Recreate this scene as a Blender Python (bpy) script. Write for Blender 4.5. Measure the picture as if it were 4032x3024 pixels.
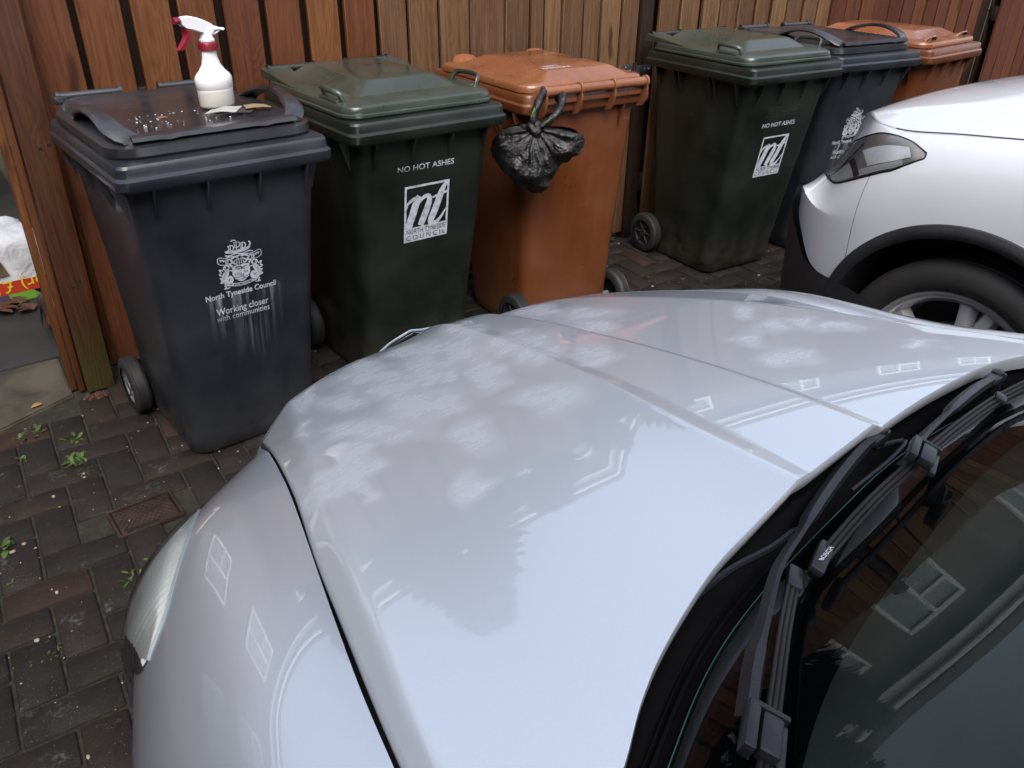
import bpy, bmesh, math, random
from mathutils import Vector, Matrix, noise
from mathutils.bvhtree import BVHTree
for o in list(bpy.data.objects): bpy.data.objects.remove(o)
scn = bpy.context.scene
R = math.radians
random.seed(7)

# ------------------------------------------------------------------ camera
PITCH, ROLL, HEAD, CH = 0.5301, 0.0125, 0.9288, 1.4911
fw = Vector((math.cos(HEAD)*math.cos(PITCH), math.sin(HEAD)*math.cos(PITCH), -math.sin(PITCH)))
rt = Vector((math.sin(HEAD), -math.cos(HEAD), 0)); up = rt.cross(fw)
r2 = rt*math.cos(ROLL)+up*math.sin(ROLL); u2 = up*math.cos(ROLL)-rt*math.sin(ROLL)
cd = bpy.data.cameras.new('camera'); cam = bpy.data.objects.new('camera', cd)
scn.collection.objects.link(cam)
cd.sensor_width = 36.0; cd.lens = 792.93/1024*36; cd.clip_start = .02; cd.clip_end = 500
m = Matrix((r2, u2, -fw)).transposed().to_4x4(); m.translation = (0, 0, CH); cam.matrix_world = m
scn.camera = cam
# ------------------------------------------------------------------ sky, sun, exposure
SUN_EL, SUN_AZ = 52, 206
w = bpy.data.worlds.new("World"); scn.world = w; w.use_nodes = True
nt = w.node_tree; nt.nodes.clear()
sky = nt.nodes.new('ShaderNodeTexSky'); sky.sky_type = 'NISHITA'; sky.sun_disc = False
sky.sun_elevation = R(SUN_EL); sky.sun_rotation = R(SUN_AZ); sky.air_density = 1.0; sky.dust_density = 4.0; sky.ozone_density = 1.0
hs = nt.nodes.new('ShaderNodeHueSaturation'); hs.inputs['Saturation'].default_value = .60
bg = nt.nodes.new('ShaderNodeBackground'); bg.inputs['Strength'].default_value = .15
wo = nt.nodes.new('ShaderNodeOutputWorld')
nt.links.new(sky.outputs[0], hs.inputs['Color']); nt.links.new(hs.outputs[0], bg.inputs[0]); nt.links.new(bg.outputs[0], wo.inputs[0])
sd = bpy.data.lights.new('sun', 'SUN'); sd.energy = .7; sd.angle = R(40); sd.color = (1, .97, .92)
so = bpy.data.objects.new('sun', sd); scn.collection.objects.link(so)
az = R(SUN_AZ); el = R(SUN_EL)
sdir = Vector((math.sin(az)*math.cos(el), math.cos(az)*math.cos(el), math.sin(el)))
so.rotation_euler = (-sdir).to_track_quat('-Z', 'Y').to_euler()
scn.view_settings.view_transform = 'Standard'; scn.view_settings.look = 'None'
scn.view_settings.exposure = 1.32; scn.view_settings.gamma = 1
scn.render.resolution_x, scn.render.resolution_y = 1024, 768

# ------------------------------------------------------------------ helpers
def lerp(a, b, t): return a+(b-a)*t
def interp(x, xs, ys):
    if x <= xs[0]: return ys[0]+(x-xs[0])*(ys[1]-ys[0])/(xs[1]-xs[0])
    if x >= xs[-1]: return ys[-1]+(x-xs[-1])*(ys[-1]-ys[-2])/(xs[-1]-xs[-2])
    i = 0
    while xs[i+1] < x: i += 1
    n = len(xs)
    def tan(k):
        if k == 0: return (ys[1]-ys[0])/(xs[1]-xs[0])
        if k == n-1: return (ys[-1]-ys[-2])/(xs[-1]-xs[-2])
        return (ys[k+1]-ys[k-1])/(xs[k+1]-xs[k-1])
    h = xs[i+1]-xs[i]; t = (x-xs[i])/h
    a, b, ma, mb = ys[i], ys[i+1], tan(i)*h, tan(i+1)*h
    return a*(1+2*t)*(1-t)**2+ma*t*(1-t)**2+b*t*t*(3-2*t)+mb*t*t*(t-1)
def sstep(a, b, x):
    t = max(0, min(1, (x-a)/(b-a))); return t*t*(3-2*t)
def curve_pts(pts, n):
    """n+1 points on a smooth curve through pts (Catmull-Rom by chord length)"""
    ds = [0]
    for a, b in zip(pts, pts[1:]): ds.append(ds[-1]+(Vector(b)-Vector(a)).length)
    dim = len(pts[0])
    cols = [[p[k] for p in pts] for k in range(dim)]
    return [tuple(interp(ds[-1]*i/n, ds, c) for c in cols) for i in range(n+1)]

def link(name, me, mat=None, parent=None, loc=None, rz=0):
    o = bpy.data.objects.new(name, me); scn.collection.objects.link(o)
    if mat is not None and me is not None:
        for mm in (mat if isinstance(mat, (list, tuple)) else [mat]): me.materials.append(mm)
    if parent is not None: o.parent = parent
    if loc is not None: o.location = loc
    if rz: o.rotation_euler = (0, 0, rz)
    return o
def done(name, bm, mat=None, parent=None, smooth=True, ang=38, loc=None, rz=0, recalc=True):
    if recalc: bmesh.ops.recalc_face_normals(bm, faces=bm.faces)
    bm.normal_update()
    for f in bm.faces: f.smooth = smooth
    if smooth:
        for e in bm.edges:
            if len(e.link_faces) == 2: e.smooth = e.calc_face_angle(0) < R(ang)
    me = bpy.data.meshes.new(name); bm.to_mesh(me); bm.free()
    return link(name, me, mat, parent, loc, rz)
def tag(o, label=None, cat=None, group=None, kind=None):
    if label: o['label'] = label
    if cat: o['category'] = cat
    if group: o['group'] = group
    if kind: o['kind'] = kind
    return o
def empty(name, loc=(0, 0, 0), rz=0, parent=None):
    o = bpy.data.objects.new(name, None); scn.collection.objects.link(o)
    o.location = loc; o.rotation_euler = (0, 0, rz); o.empty_display_size = .1
    if parent is not None: o.parent = parent
    return o
def rr(x0, x1, y0, y1, r, z, n=6):
    out = []
    for cx, cy, a in ((x1-r, y0+r, -90), (x1-r, y1-r, 0), (x0+r, y1-r, 90), (x0+r, y0+r, 180)):
        for i in range(n+1):
            t = R(a+90*i/n); out.append(Vector((cx+r*math.cos(t), cy+r*math.sin(t), z)))
    return out
def loft(bm, loops, cap0=True, cap1=True, closed=True, mi=0):
    vs = [[bm.verts.new(p) for p in L] for L in loops]
    n = len(vs[0])
    for a, b in zip(vs, vs[1:]):
        for i in range(n if closed else n-1):
            j = (i+1) % n
            try:
                f = bm.faces.new((a[i], a[j], b[j], b[i])); f.material_index = mi
            except ValueError: pass
    if cap0: bm.faces.new(list(reversed(vs[0]))).material_index = mi
    if cap1: bm.faces.new(vs[-1]).material_index = mi
    return vs
def grid(bm, P, mi=0):
    vs = [[bm.verts.new(p) for p in row] for row in P]
    for a, b in zip(vs, vs[1:]):
        for i in range(len(a)-1):
            f = bm.faces.new((a[i], a[i+1], b[i+1], b[i])); f.material_index = mi
    return vs
def box(bm, c, s, bev=0, rot=None, seg=2):
    r = bmesh.ops.create_cube(bm, size=1)
    vs = r['verts']
    for v in vs:
        v.co = Vector((v.co.x*s[0], v.co.y*s[1], v.co.z*s[2]))
    if bev:
        es = list({e for v in vs for e in v.link_edges})
        rb = bmesh.ops.bevel(bm, geom=es, offset=bev, segments=seg, affect='EDGES', profile=.5)
        vs = list({v for f in rb['faces'] for v in f.verts} | {v for v in vs if v.is_valid})
    for v in vs:
        if rot is not None: v.co = rot @ v.co
        v.co += Vector(c)
    return vs
def tube(bm, path, rad, n=10, cap=True, flat=1.0):
    path = [Vector(p) for p in path]; loops = []
    prev = None
    for i, p in enumerate(path):
        d = (path[min(i+1, len(path)-1)]-path[max(i-1, 0)]).normalized()
        ref = Vector((0, 0, 1)) if abs(d.z) < .95 else Vector((1, 0, 0))
        a = d.cross(ref).normalized() if prev is None else (prev-d*prev.dot(d)).normalized()
        prev = a; b = d.cross(a)
        r = rad[i] if isinstance(rad, (list, tuple)) else rad
        loops.append([p+a*r*math.cos(2*math.pi*k/n)+b*r*flat*math.sin(2*math.pi*k/n) for k in range(n)])
    return loft(bm, loops, cap, cap)
def lathe(bm, prof, n=24, axis='Z', c=(0, 0, 0), sy=1.0, cap=False):
    loops = []
    for r, h in prof:
        L = []
        for k in range(n):
            a = 2*math.pi*k/n; x, y = r*math.cos(a), r*math.sin(a)*sy
            if axis == 'Z': p = (x, y, h)
            elif axis == 'X': p = (h, x, y)
            else: p = (y, h, x)
            L.append(Vector(p)+Vector(c))
        loops.append(L)
    return loft(bm, loops, cap, cap)
def prism(bm, poly, z0, z1, f=lambda x, y, z: (x, y, z)):
    a = [bm.verts.new(f(x, y, z0)) for x, y in poly]; b = [bm.verts.new(f(x, y, z1)) for x, y in poly]
    n = len(poly)
    for i in range(n): bm.faces.new((a[i], a[(i+1) % n], b[(i+1) % n], b[i]))
    bm.faces.new(list(reversed(a))); bm.faces.new(b)
def stroke(bm, pts, ws, f, sub=8):
    """flat ribbon of varying width in (u,v), mapped by f(u,v) to 3D"""
    if not isinstance(ws, (list, tuple)): ws = [ws]*len(pts)
    pp = curve_pts([(p[0], p[1], w_) for p, w_ in zip(pts, ws)], sub*(len(pts)-1))
    L, Rr = [], []
    for i, p in enumerate(pp):
        a = pp[max(i-1, 0)]; b = pp[min(i+1, len(pp)-1)]
        dx, dy = b[0]-a[0], b[1]-a[1]; d = math.hypot(dx, dy) or 1
        nx, ny = -dy/d, dx/d; h = p[2]/2
        L.append(bm.verts.new(f(p[0]+nx*h, p[1]+ny*h))); Rr.append(bm.verts.new(f(p[0]-nx*h, p[1]-ny*h)))
    for i in range(len(L)-1): bm.faces.new((L[i], Rr[i], Rr[i+1], L[i+1]))
def fillpoly(bm, poly, f):
    vs = [bm.verts.new(f(u, v)) for u, v in poly]
    fc = bm.faces.new(vs); bmesh.ops.triangulate(bm, faces=[fc])
def text_tris(s, size, bold=0.0, shear=0, space=1.0, align='CENTER'):
    c = bpy.data.curves.new('t', 'FONT'); c.body = s; c.size = size; c.offset = bold*size*2.2; c.shear = shear
    c.space_character = space; c.align_x = align; c.resolution_u = 3
    o = bpy.data.objects.new('t', c); scn.collection.objects.link(o)
    dg = bpy.context.evaluated_depsgraph_get()
    me = bpy.data.meshes.new_from_object(o.evaluated_get(dg))
    V = [(v.co.x, v.co.y) for v in me.vertices]; F = [tuple(p.vertices) for p in me.polygons]
    bpy.data.objects.remove(o); bpy.data.curves.remove(c); bpy.data.meshes.remove(me)
    return V, F
def add_text(bm, s, size, f, width=None, **k):
    V, F = text_tris(s, size, **k)
    sc = 1
    if width:
        xs = [v[0] for v in V]; sc = width/(max(xs)-min(xs))
    vs = [bm.verts.new(f(x*sc, y)) for x, y in V]
    for t in F:
        try: bm.faces.new([vs[i] for i in t])
        except ValueError: pass

# ------------------------------------------------------------------ materials
class N:
    def __init__(s, name):
        s.m = bpy.data.materials.new(name); s.m.use_nodes = True
        s.t = s.m.node_tree; s.t.nodes.clear()
        s.out = s.t.nodes.new('ShaderNodeOutputMaterial'); s.p = s.t.nodes.new('ShaderNodeBsdfPrincipled')
        s.t.links.new(s.p.outputs[0], s.out.inputs[0])
        s.co = s.t.nodes.new('ShaderNodeTexCoord'); s.geo = s.t.nodes.new('ShaderNodeNewGeometry')
    def set(s, **k):
        for a, v in k.items():
            i = s.p.inputs[a.replace('_', ' ')]
            if isinstance(v, bpy.types.NodeSocket): s.t.links.new(v, i)
            elif isinstance(v, tuple): i.default_value = (*v, 1) if len(v) == 3 and i.type == 'RGBA' else v
            else: i.default_value = v
        return s
    def node(s, ty, **k):
        n = s.t.nodes.new(ty)
        for a, v in k.items(): setattr(n, a, v)
        return n
    def put(s, sock, v):
        if isinstance(v, bpy.types.NodeSocket): s.t.links.new(v, sock)
        elif isinstance(v, tuple) and sock.type == 'RGBA' and len(v) == 3: sock.default_value = (*v, 1)
        else: sock.default_value = v
    def noise(s, scale, detail=4, rough=.55, stretch=None, dist=0, src='Object', off=None, out=0):
        n = s.node('ShaderNodeTexNoise'); n.inputs['Scale'].default_value = scale
        n.inputs['Detail'].default_value = detail; n.inputs['Roughness'].default_value = rough; n.inputs['Distortion'].default_value = dist
        mp = s.node('ShaderNodeMapping'); s.t.links.new(s.co.outputs[src], mp.inputs[0])
        if stretch: mp.inputs['Scale'].default_value = stretch
        if off is not None: s.t.links.new(off, mp.inputs['Location'])
        s.t.links.new(mp.outputs[0], n.inputs['Vector'])
        return n.outputs[out]
    def vor(s, scale, feature='F1', src='Object', rnd=1):
        n = s.node('ShaderNodeTexVoronoi', feature=feature); n.inputs['Scale'].default_value = scale; n.inputs['Randomness'].default_value = rnd
        s.t.links.new(s.co.outputs[src], n.inputs['Vector']); return n.outputs['Distance']
    def ramp(s, fac, stops, interp='LINEAR'):
        n = s.node('ShaderNodeValToRGB'); cr = n.color_ramp; cr.interpolation = interp
        while len(cr.elements) < len(stops): cr.elements.new(.5)
        for e, (p, c) in zip(cr.elements, stops):
            e.position = p; e.color = (c, c, c, 1) if not isinstance(c, tuple) else (*c, 1)
        s.t.links.new(fac, n.inputs[0]); return n.outputs[0]
    def mix(s, fac, a, b, mode='MIX'):
        n = s.node('ShaderNodeMix', data_type='RGBA', blend_type=mode)
        s.put(n.inputs[0], fac); s.put(n.inputs[6], a); s.put(n.inputs[7], b); return n.outputs[2]
    def math(s, op, a, b=0.0, c=None):
        n = s.node('ShaderNodeMath', operation=op); s.put(n.inputs[0], a); s.put(n.inputs[1], b)
        if c is not None: s.put(n.inputs[2], c)
        return n.outputs[0]
    def sep(s, src='Object'):
        n = s.node('ShaderNodeSeparateXYZ'); s.t.links.new(s.co.outputs[src], n.inputs[0]); return n.outputs
    def bump(s, h, strength=.3, dist=.01, normal=None):
        n = s.node('ShaderNodeBump'); n.inputs['Strength'].default_value = strength; n.inputs['Distance'].default_value = dist
        s.t.links.new(h, n.inputs['Height'])
        if normal: s.t.links.new(normal, n.inputs['Normal'])
        s.t.links.new(n.outputs[0], s.p.inputs['Normal']); return n.outputs[0]
def simple(name, col, rough=.5, metal=0, coat=0, bumpy=0, bscale=200, var=.25, spec=.5):
    n = N(name)
    c = n.mix(n.ramp(n.noise(9, 5), [(.3, 0.0), (.7, 1.0)]), tuple(x*(1-var) for x in col), tuple(min(1, x*(1+var)) for x in col))
    n.set(Base_Color=c, Roughness=rough, Metallic=metal, Coat_Weight=coat, Specular_IOR_Level=spec)
    if bumpy: n.bump(n.noise(bscale, 3), bumpy, .002)
    return n.m
def plastic(name, col, dirt=(.10, .085, .06), chalk=.05, rough=.42, dirt_amt=.5, low=.25, wet=.25):
    """weathered moulded polythene: chalky sheen, runs, grime near the foot, fine rain spots"""
    n = N(name)
    a = n.noise(4, 6, .6); b = n.noise(3, 5, .6, (9, 9, .8)); fine = n.noise(120, 3)
    ch = tuple(min(1, x+chalk) for x in col)
    c = n.mix(n.ramp(a, [(.35, 0.0), (.75, 1.0)]), tuple(x*.82 for x in col), ch)
    c = n.mix(n.ramp(b, [(.5, 0.0), (.8, .5)]), c, tuple(min(1, x*1.25+chalk*.6) for x in col))
    z = n.sep()[2]
    g = n.math('MULTIPLY', n.ramp(z, [(0.0, 1.0), (low, 0.0)]), n.ramp(n.noise(14, 6, .7), [(.35, 0.0), (.65, 1.0)]))
    c = n.mix(n.math('MULTIPLY', g, dirt_amt), c, dirt)
    ax = n.noise(30, 5, .7)
    spots = n.math('LESS_THAN', n.vor(160), .13)
    spots = n.math('MULTIPLY', spots, n.ramp(n.noise(5, 3), [(.55, 0.0), (.62, 1.0)]))
    c = n.mix(n.math('MULTIPLY', spots, .35), c, tuple(min(1, x*2+.1) for x in col))
    sl = n.ramp(n.noise(1, 2, .5, (5, 5, 120), .6), [(.66, 0.0), (.70, 1.0)]); sl = n.math('MULTIPLY', sl, n.ramp(n.noise(6, 3), [(.5, 0.0), (.6, .35)]))
    c = n.mix(sl, c, tuple(min(1, x*2.2+.03) for x in col))
    sv = n.ramp(n.noise(1, 3, .5, (140, 140, 3), .3), [(.68, 0.0), (.74, 1.0)]); sv = n.math('MULTIPLY', sv, n.ramp(n.noise(5, 3), [(.48, 0.0), (.62, .3)]))
    c = n.mix(sv, c, tuple(min(1, x*1.9+.03) for x in col))
    r = n.ramp(a, [(.3, rough-.13), (.7, rough+.16)])
    n.set(Base_Color=c, Roughness=r, Coat_Weight=wet, Coat_Roughness=.12)
    h = n.math('ADD', n.math('MULTIPLY', fine, .35), n.math('MULTIPLY', ax, .8))
    n.bump(h, .09, .0015)
    return n.m
def wood(name, c_dark, c_mid, c_light, moss=0.0, rough=.55):
    n = N(name)
    rnd = n.geo.outputs['Random Per Island']
    cx = n.node('ShaderNodeCombineXYZ')
    n.put(cx.inputs[0], n.math('MULTIPLY', rnd, 37.0)); n.put(cx.inputs[1], n.math('MULTIPLY', rnd, 11.0)); n.put(cx.inputs[2], n.math('MULTIPLY', rnd, 23.0))
    off = cx.outputs[0]
    warp = n.noise(1.0, 2, .5, (9, 9, 1.4), .8, off=off)
    rings = n.math('SINE', n.math('MULTIPLY', warp, 95.0))
    rg = n.ramp(n.math('MULTIPLY_ADD', rings, .5, .5), [(.0, .35), (.9, .85)])
    fib = n.noise(1.0, 5, .65, (160, 160, 4), 0, off=off)
    c = n.mix(rg, c_dark, c_mid)
    c = n.mix(n.ramp(fib, [(.42, 0.0), (.68, .7)]), c, c_light)
    c = n.mix(n.ramp(n.noise(1.0, 5, .65, (26, 26, 1.6), .4, off=off), [(.5, 0.0), (.78, .6)]), c, tuple(x*.45 for x in c_dark))
    kn = n.noise(1.0, 2, .4, (12, 12, 3.2), .2, off=off)
    c = n.mix(n.ramp(kn, [(.70, 0.0), (.76, .85)]), c, tuple(x*.4 for x in c_dark))
    hv = n.node('ShaderNodeHueSaturation'); n.put(hv.inputs['Color'], c)
    n.put(hv.inputs['Value'], n.math('MULTIPLY_ADD', rnd, .55, .70)); n.put(hv.inputs['Hue'], n.math('MULTIPLY_ADD', rnd, .016, .492))
    c = hv.outputs[0]
    z = n.sep('Object')[2]
    wet = n.ramp(n.math('ADD', z, n.math('MULTIPLY', n.noise(6, 4), .25)), [(.15, .55), (.55, 0.0)])
    c = n.mix(wet, c, tuple(x*.45 for x in c_dark))
    if moss:
        ms = n.math('MULTIPLY', n.ramp(n.math('ADD', z, n.math('MULTIPLY', n.noise(7, 4, .5, (1, 1, .3)), .35)), [(.22, 1.0), (.5, 0.0)]), moss)
        c = n.mix(ms, c, (.045, .042, .010))
    n.set(Base_Color=c, Roughness=n.ramp(fib, [(.3, rough-.1), (.7, rough+.2)]), Specular_IOR_Level=.35)
    n.bump(n.math('ADD', n.math('MULTIPLY', fib, .6), n.math('MULTIPLY', rings, .18)), .55, .003)
    return n.m
M = {}
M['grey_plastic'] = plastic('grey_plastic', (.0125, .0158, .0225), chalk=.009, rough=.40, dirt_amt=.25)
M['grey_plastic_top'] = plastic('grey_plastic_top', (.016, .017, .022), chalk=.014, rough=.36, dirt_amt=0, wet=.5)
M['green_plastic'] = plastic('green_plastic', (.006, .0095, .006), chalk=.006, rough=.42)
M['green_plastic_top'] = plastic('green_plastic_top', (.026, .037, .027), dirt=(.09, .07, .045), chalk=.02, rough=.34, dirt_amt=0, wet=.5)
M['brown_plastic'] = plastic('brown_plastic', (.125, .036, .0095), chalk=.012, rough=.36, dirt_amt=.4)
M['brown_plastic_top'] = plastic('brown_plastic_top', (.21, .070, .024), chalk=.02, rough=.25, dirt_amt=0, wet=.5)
M['rubber'] = simple('rubber', (.014, .014, .015), .62, bumpy=.3, bscale=90)
M['black_plastic'] = simple('black_plastic', (.012, .012, .013), .5, bumpy=.3, bscale=160)
M['hub_grey'] = simple('hub_grey', (.09, .095, .105), .45)
M['hub_black'] = simple('hub_black', (.02, .02, .022), .45)
M['decal_white'] = simple('decal_white', (.50, .53, .58), .5, var=.18)
n_ = N('worn_white_print'); a_ = n_.noise(60, 5, .7); n_.set(Base_Color=n_.ramp(a_, [(.3, (.22, .25, .29)), (.55, (.46, .50, .56))]), Roughness=.55); M['worn_white'] = n_.m
def fading(name, z0, z1, hi=(.45, .49, .55), dark=(.035, .04, .045)):
    n = N(name); z = n.sep('Object')[2]; x = n.sep('Object')[0]
    t = n.math('ADD', n.math('ADD', z, n.math('MULTIPLY', x, .12)), n.math('MULTIPLY', n.noise(40, 3), .02))
    mr = n.node('ShaderNodeMapRange'); n.put(mr.inputs[0], t); n.put(mr.inputs[1], z0); n.put(mr.inputs[2], z1)
    n.set(Base_Color=n.mix(mr.outputs[0], dark, hi), Roughness=.55); return n.m
M['decal_green'] = simple('decal_green', (.014, .022, .016), .5)
M['white_plastic'] = simple('white_plastic', (.74, .74, .77), .35, var=.05)
M['red_plastic'] = simple('red_plastic', (.20, .008, .022), .38, var=.1)
# ------------------------------------------------------------------ paints and glass
def paint(name, col, metal, rough, coat_r=.02, smear=False, dirt=0.0, drops=False):
    n = N(name)
    fl = n.vor(2600)
    c = n.mix(n.ramp(n.noise(1400, 2), [(.35, 0.0), (.65, 1.0)]), tuple(x*.96 for x in col), tuple(min(1, x*1.04) for x in col))
    n.set(Base_Color=c, Metallic=metal, Roughness=rough, Coat_Weight=1.0, Coat_IOR=1.8 if metal else 1.5)
    cr = coat_r
    if smear:
        # flatted spots rubbed dull with wet-and-dry paper, with a film of dried polish; worn shape stored on the panel
        at = n.node('ShaderNodeAttribute'); at.attribute_name = 'rubbed'
        p1 = n.noise(26, 5, .62, (.8, 1.5, 1), .3); p2 = n.noise(90, 3, .6, (.6, 2.2, 1))
        f = n.math('ADD', at.outputs['Fac'], n.math('MULTIPLY_ADD', p1, 1.3, -.65)); f = n.math('ADD', f, n.math('MULTIPLY_ADD', p2, .35, -.17))
        msk = n.ramp(f, [(.12, 0.0), (1.0, 1.0)])
        msk = n.math('MULTIPLY', msk, n.ramp(at.outputs['Fac'], [(.0, 0.0), (.4, 1.0)]))
        msk = n.math('MULTIPLY', msk, .72); cr = n.math('MULTIPLY_ADD', msk, .42, coat_r)
        n.set(Roughness=n.math('MULTIPLY_ADD', msk, .15, rough), Metallic=n.math('MULTIPLY_ADD', msk, -.12*metal, metal))
        c = n.mix(n.math('MULTIPLY', msk, .12), c, (.74, .75, .78)); n.set(Base_Color=c)
    n.set(Coat_Roughness=cr)
    if dirt:
        d = n.math('MULTIPLY', n.ramp(n.noise(14, 6, .7, (1, 1, .4)), [(.5, 0.0), (.75, 1.0)]), dirt)
        n.set(Base_Color=n.mix(d, c, (.22, .2, .18)))
    if drops:
        v = n.vor(95); h = n.ramp(v, [(.0, 1.0), (.28, 0.0)])
        h = n.math('MULTIPLY', h, n.ramp(n.noise(7, 3), [(.5, 0.0), (.62, 1.0)]))
        b = n.node('ShaderNodeBump'); b.inputs['Strength'].default_value = .5; b.inputs['Distance'].default_value = .003
        n.t.links.new(h, b.inputs['Height']); n.t.links.new(b.outputs[0], n.p.inputs['Coat Normal'])
    return n.m
M['silver'] = paint('silver_paint', (.50, .55, .625), .55, .34, .005, smear=True)
M['silver_side'] = paint('silver_paint_side', (.515, .56, .63), .66, .31, .005)
M['white_paint'] = paint('white_paint', (.545, .565, .60), 0, .4, .02, drops=True)
M['cladding'] = simple('cladding', (.017, .017, .019), .55, bumpy=.35, bscale=300)
M['chrome'] = simple('chrome', (.75, .75, .77), .08, 1.0, var=.02)
M['alloy'] = simple('alloy', (.47, .47, .49), .32, .65, var=.06)
M['dark_alloy'] = simple('dark_alloy', (.05, .05, .055), .4, .3)
M['gloss_black'] = simple('gloss_black', (.006, .006, .007), .12)
M['wiper'] = simple('wiper_black', (.0065, .007, .010), .38, bumpy=.2, bscale=220, spec=.35)
M['dash'] = simple('dash', (.055, .072, .07), .8, bumpy=.5, bscale=500)
def glassy(name, tint, f0=1.5, mul=1.0, add=0.0, rough=0.0):
    n = N(name); n.t.nodes.remove(n.p)
    tr = n.node('ShaderNodeBsdfTransparent'); tr.inputs[0].default_value = (*tint, 1)
    gl = n.node('ShaderNodeBsdfGlossy'); gl.inputs['Roughness'].default_value = rough
    fr = n.node('ShaderNodeFresnel'); fr.inputs[0].default_value = f0
    mx = n.node('ShaderNodeMixShader')
    n.put(mx.inputs[0], n.math('MULTIPLY_ADD', fr.outputs[0], mul, add))
    n.t.links.new(tr.outputs[0], mx.inputs[1]); n.t.links.new(gl.outputs[0], mx.inputs[2]); n.t.links.new(mx.outputs[0], n.out.inputs[0])
    return n.m
M['screen_glass'] = glassy('screen_glass', (.62, .66, .65), 1.45, .80)
M['lens_glass'] = glassy('lens_glass', (.96, .97, .97), 1.45, .9, .0)
M['smoked_lens'] = glassy('smoked_lens', (.97, .97, .97), 1.45, .85, .0)
# ================================================================== ground
def ground():
    bm = bmesh.new(); bmesh.ops.create_grid(bm, x_segments=2, y_segments=2, size=150)
    for v in bm.verts: v.co.z = -.03
    n = N('soil'); n.set(Base_Color=n.ramp(n.noise(3, 6), [(.3, (.03, .025, .018)), (.7, (.055, .05, .03))]), Roughness=.9); n.bump(n.noise(40, 4), .5, .01)
    tag(done('ground', bm, n.m, smooth=False), kind='structure')
    # sand bed between the blocks
    bm = bmesh.new(); grid(bm, [[(x, y, -.009) for x in (-4, 9)] for y in (-5, 3.3)])
    n = N('joint_sand'); n.set(Base_Color=n.ramp(n.noise(60, 5), [(.35, (.007, .006, .005)), (.55, (.016, .013, .009)), (.68, (.022, .028, .008))]), Roughness=.95); n.bump(n.noise(250, 3), .6, .004)
    tag(done('joint_sand', bm, n.m, smooth=False), kind='structure')
    # block paving laid herringbone, every block its own island
    bm = bmesh.new(); a = R(-3); ca, sa = math.cos(a), math.sin(a); u = .103
    base = Vector((-.06, 1.93))
    def put(i0, j0, w_, h_):
        cx, cy = (i0+w_/2)*u, (j0+h_/2)*u
        X, Y = base.x+ca*cx-sa*cy, base.y+sa*cx+ca*cy
        if not (-1.6 < X < 7.5 and -.2 < Y < 3.28): return
        if X < .26 and Y > 2.76: return
        if .122 < X < .322 and 1.965 < Y < 2.145: return
        if Y < 1.0 and X > .6 and X < 1.9: return
        rot = Matrix.Rotation(a+R(random.uniform(-1, 1)), 3, 'Z') @ Matrix.Rotation(R(random.uniform(-.7, .7)), 3, 'X') @ Matrix.Rotation(R(random.uniform(-.7, .7)), 3, 'Y')
        box(bm, (X, Y, -.03+random.uniform(-.002, .0015)), (w_*u-.0075, h_*u-.0075, .06), .005, rot, seg=1)
    for i in range(-30, 90):
        for j in range(-45, 40):
            k = (i-j) % 4
            if k == 0: put(i, j, 2, 1)
            elif k == 3: put(i, j, 1, 2)
    n = N('block_paver'); rnd = n.geo.outputs['Random Per Island']
    c = n.ramp(rnd, [(.0, (.0108, .0087, .0072)), (.5, (.0138, .0106, .0084)), (.8, (.0165, .0113, .0086)), (.93, (.020, .0115, .009)), (.985, (.040, .015, .0095))])
    c = n.mix(n.ramp(n.noise(8, 6, .65), [(.35, .0), (.7, .8)]), c, (.008, .0065, .0055))
    c = n.mix(n.ramp(n.noise(5, 5, .6), [(.55, 0.0), (.75, .5)]), c, (.012, .0125, .006))
    sp = n.math('LESS_THAN', n.vor(230), .16); sp = n.math('MULTIPLY', sp, n.ramp(n.noise(160, 2), [(.52, 0.0), (.6, 1.0)]))
    c = n.mix(n.math('MULTIPLY', sp, .75), c, (.12, .085, .05))
    sp2 = n.math('LESS_THAN', n.vor(90), .07)
    c = n.mix(n.math('MULTIPLY', sp2, .8), c, (.32, .27, .2))
    sc = n.math('MULTIPLY', n.ramp(n.noise(9, 3), [(.60, 0.0), (.70, 1.0)]), n.ramp(n.noise(70, 5, .7), [(.48, 0.0), (.6, .7)]))
    c = n.mix(sc, c, (.085, .09, .10))
    n.set(Base_Color=c, Roughness=n.ramp(n.noise(12, 4), [(.3, .55), (.7, .95)]), Specular_IOR_Level=.3)
    n.bump(n.math('ADD', n.noise(260, 4, .7), n.math('MULTIPLY', n.noise(30, 3), .6)), .6, .004)
    tag(done('block_paving', bm, n.m, ang=50), kind='structure')
    # flagged path beyond the post
    ns = N('path_slab'); ns.set(Base_Color=ns.mix(ns.ramp(ns.noise(3, 6, .6), [(.4, 0.0), (.65, 1.0)]), (.010, .010, .0095), (.020, .0185, .015)), Roughness=.6); ns.bump(ns.noise(150, 5), .5, .004)
    nl = N('pale_slab'); nl.set(Base_Color=nl.mix(nl.ramp(nl.noise(4.5, 5, .55), [(.42, 0.0), (.62, 1.0)]), (.020, .0175, .012), (.065, .055, .038)), Roughness=.65); nl.bump(nl.noise(180, 5), .5, .003)
    bm = bmesh.new()
    for x0, x1, y0, y1 in ((-1.2, -.37, 3.23, 4.1), (-.36, .34, 3.23, 4.1), (-1.2, -.37, 4.11, 5.1), (-.36, .36, 4.11, 5.1), (-1.2, .4, 5.11, 8)):
        box(bm, ((x0+x1)/2, (y0+y1)/2, -.02), (x1-x0, y1-y0, .05), .004)
    tag(done('path', bm, ns.m), kind='structure')
    bm = bmesh.new(); prism(bm, [(-1.3, 2.76), (-.06, 2.77), (.19, 2.88), (.20, 3.215), (-1.3, 3.215)], -.04, .006)
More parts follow.
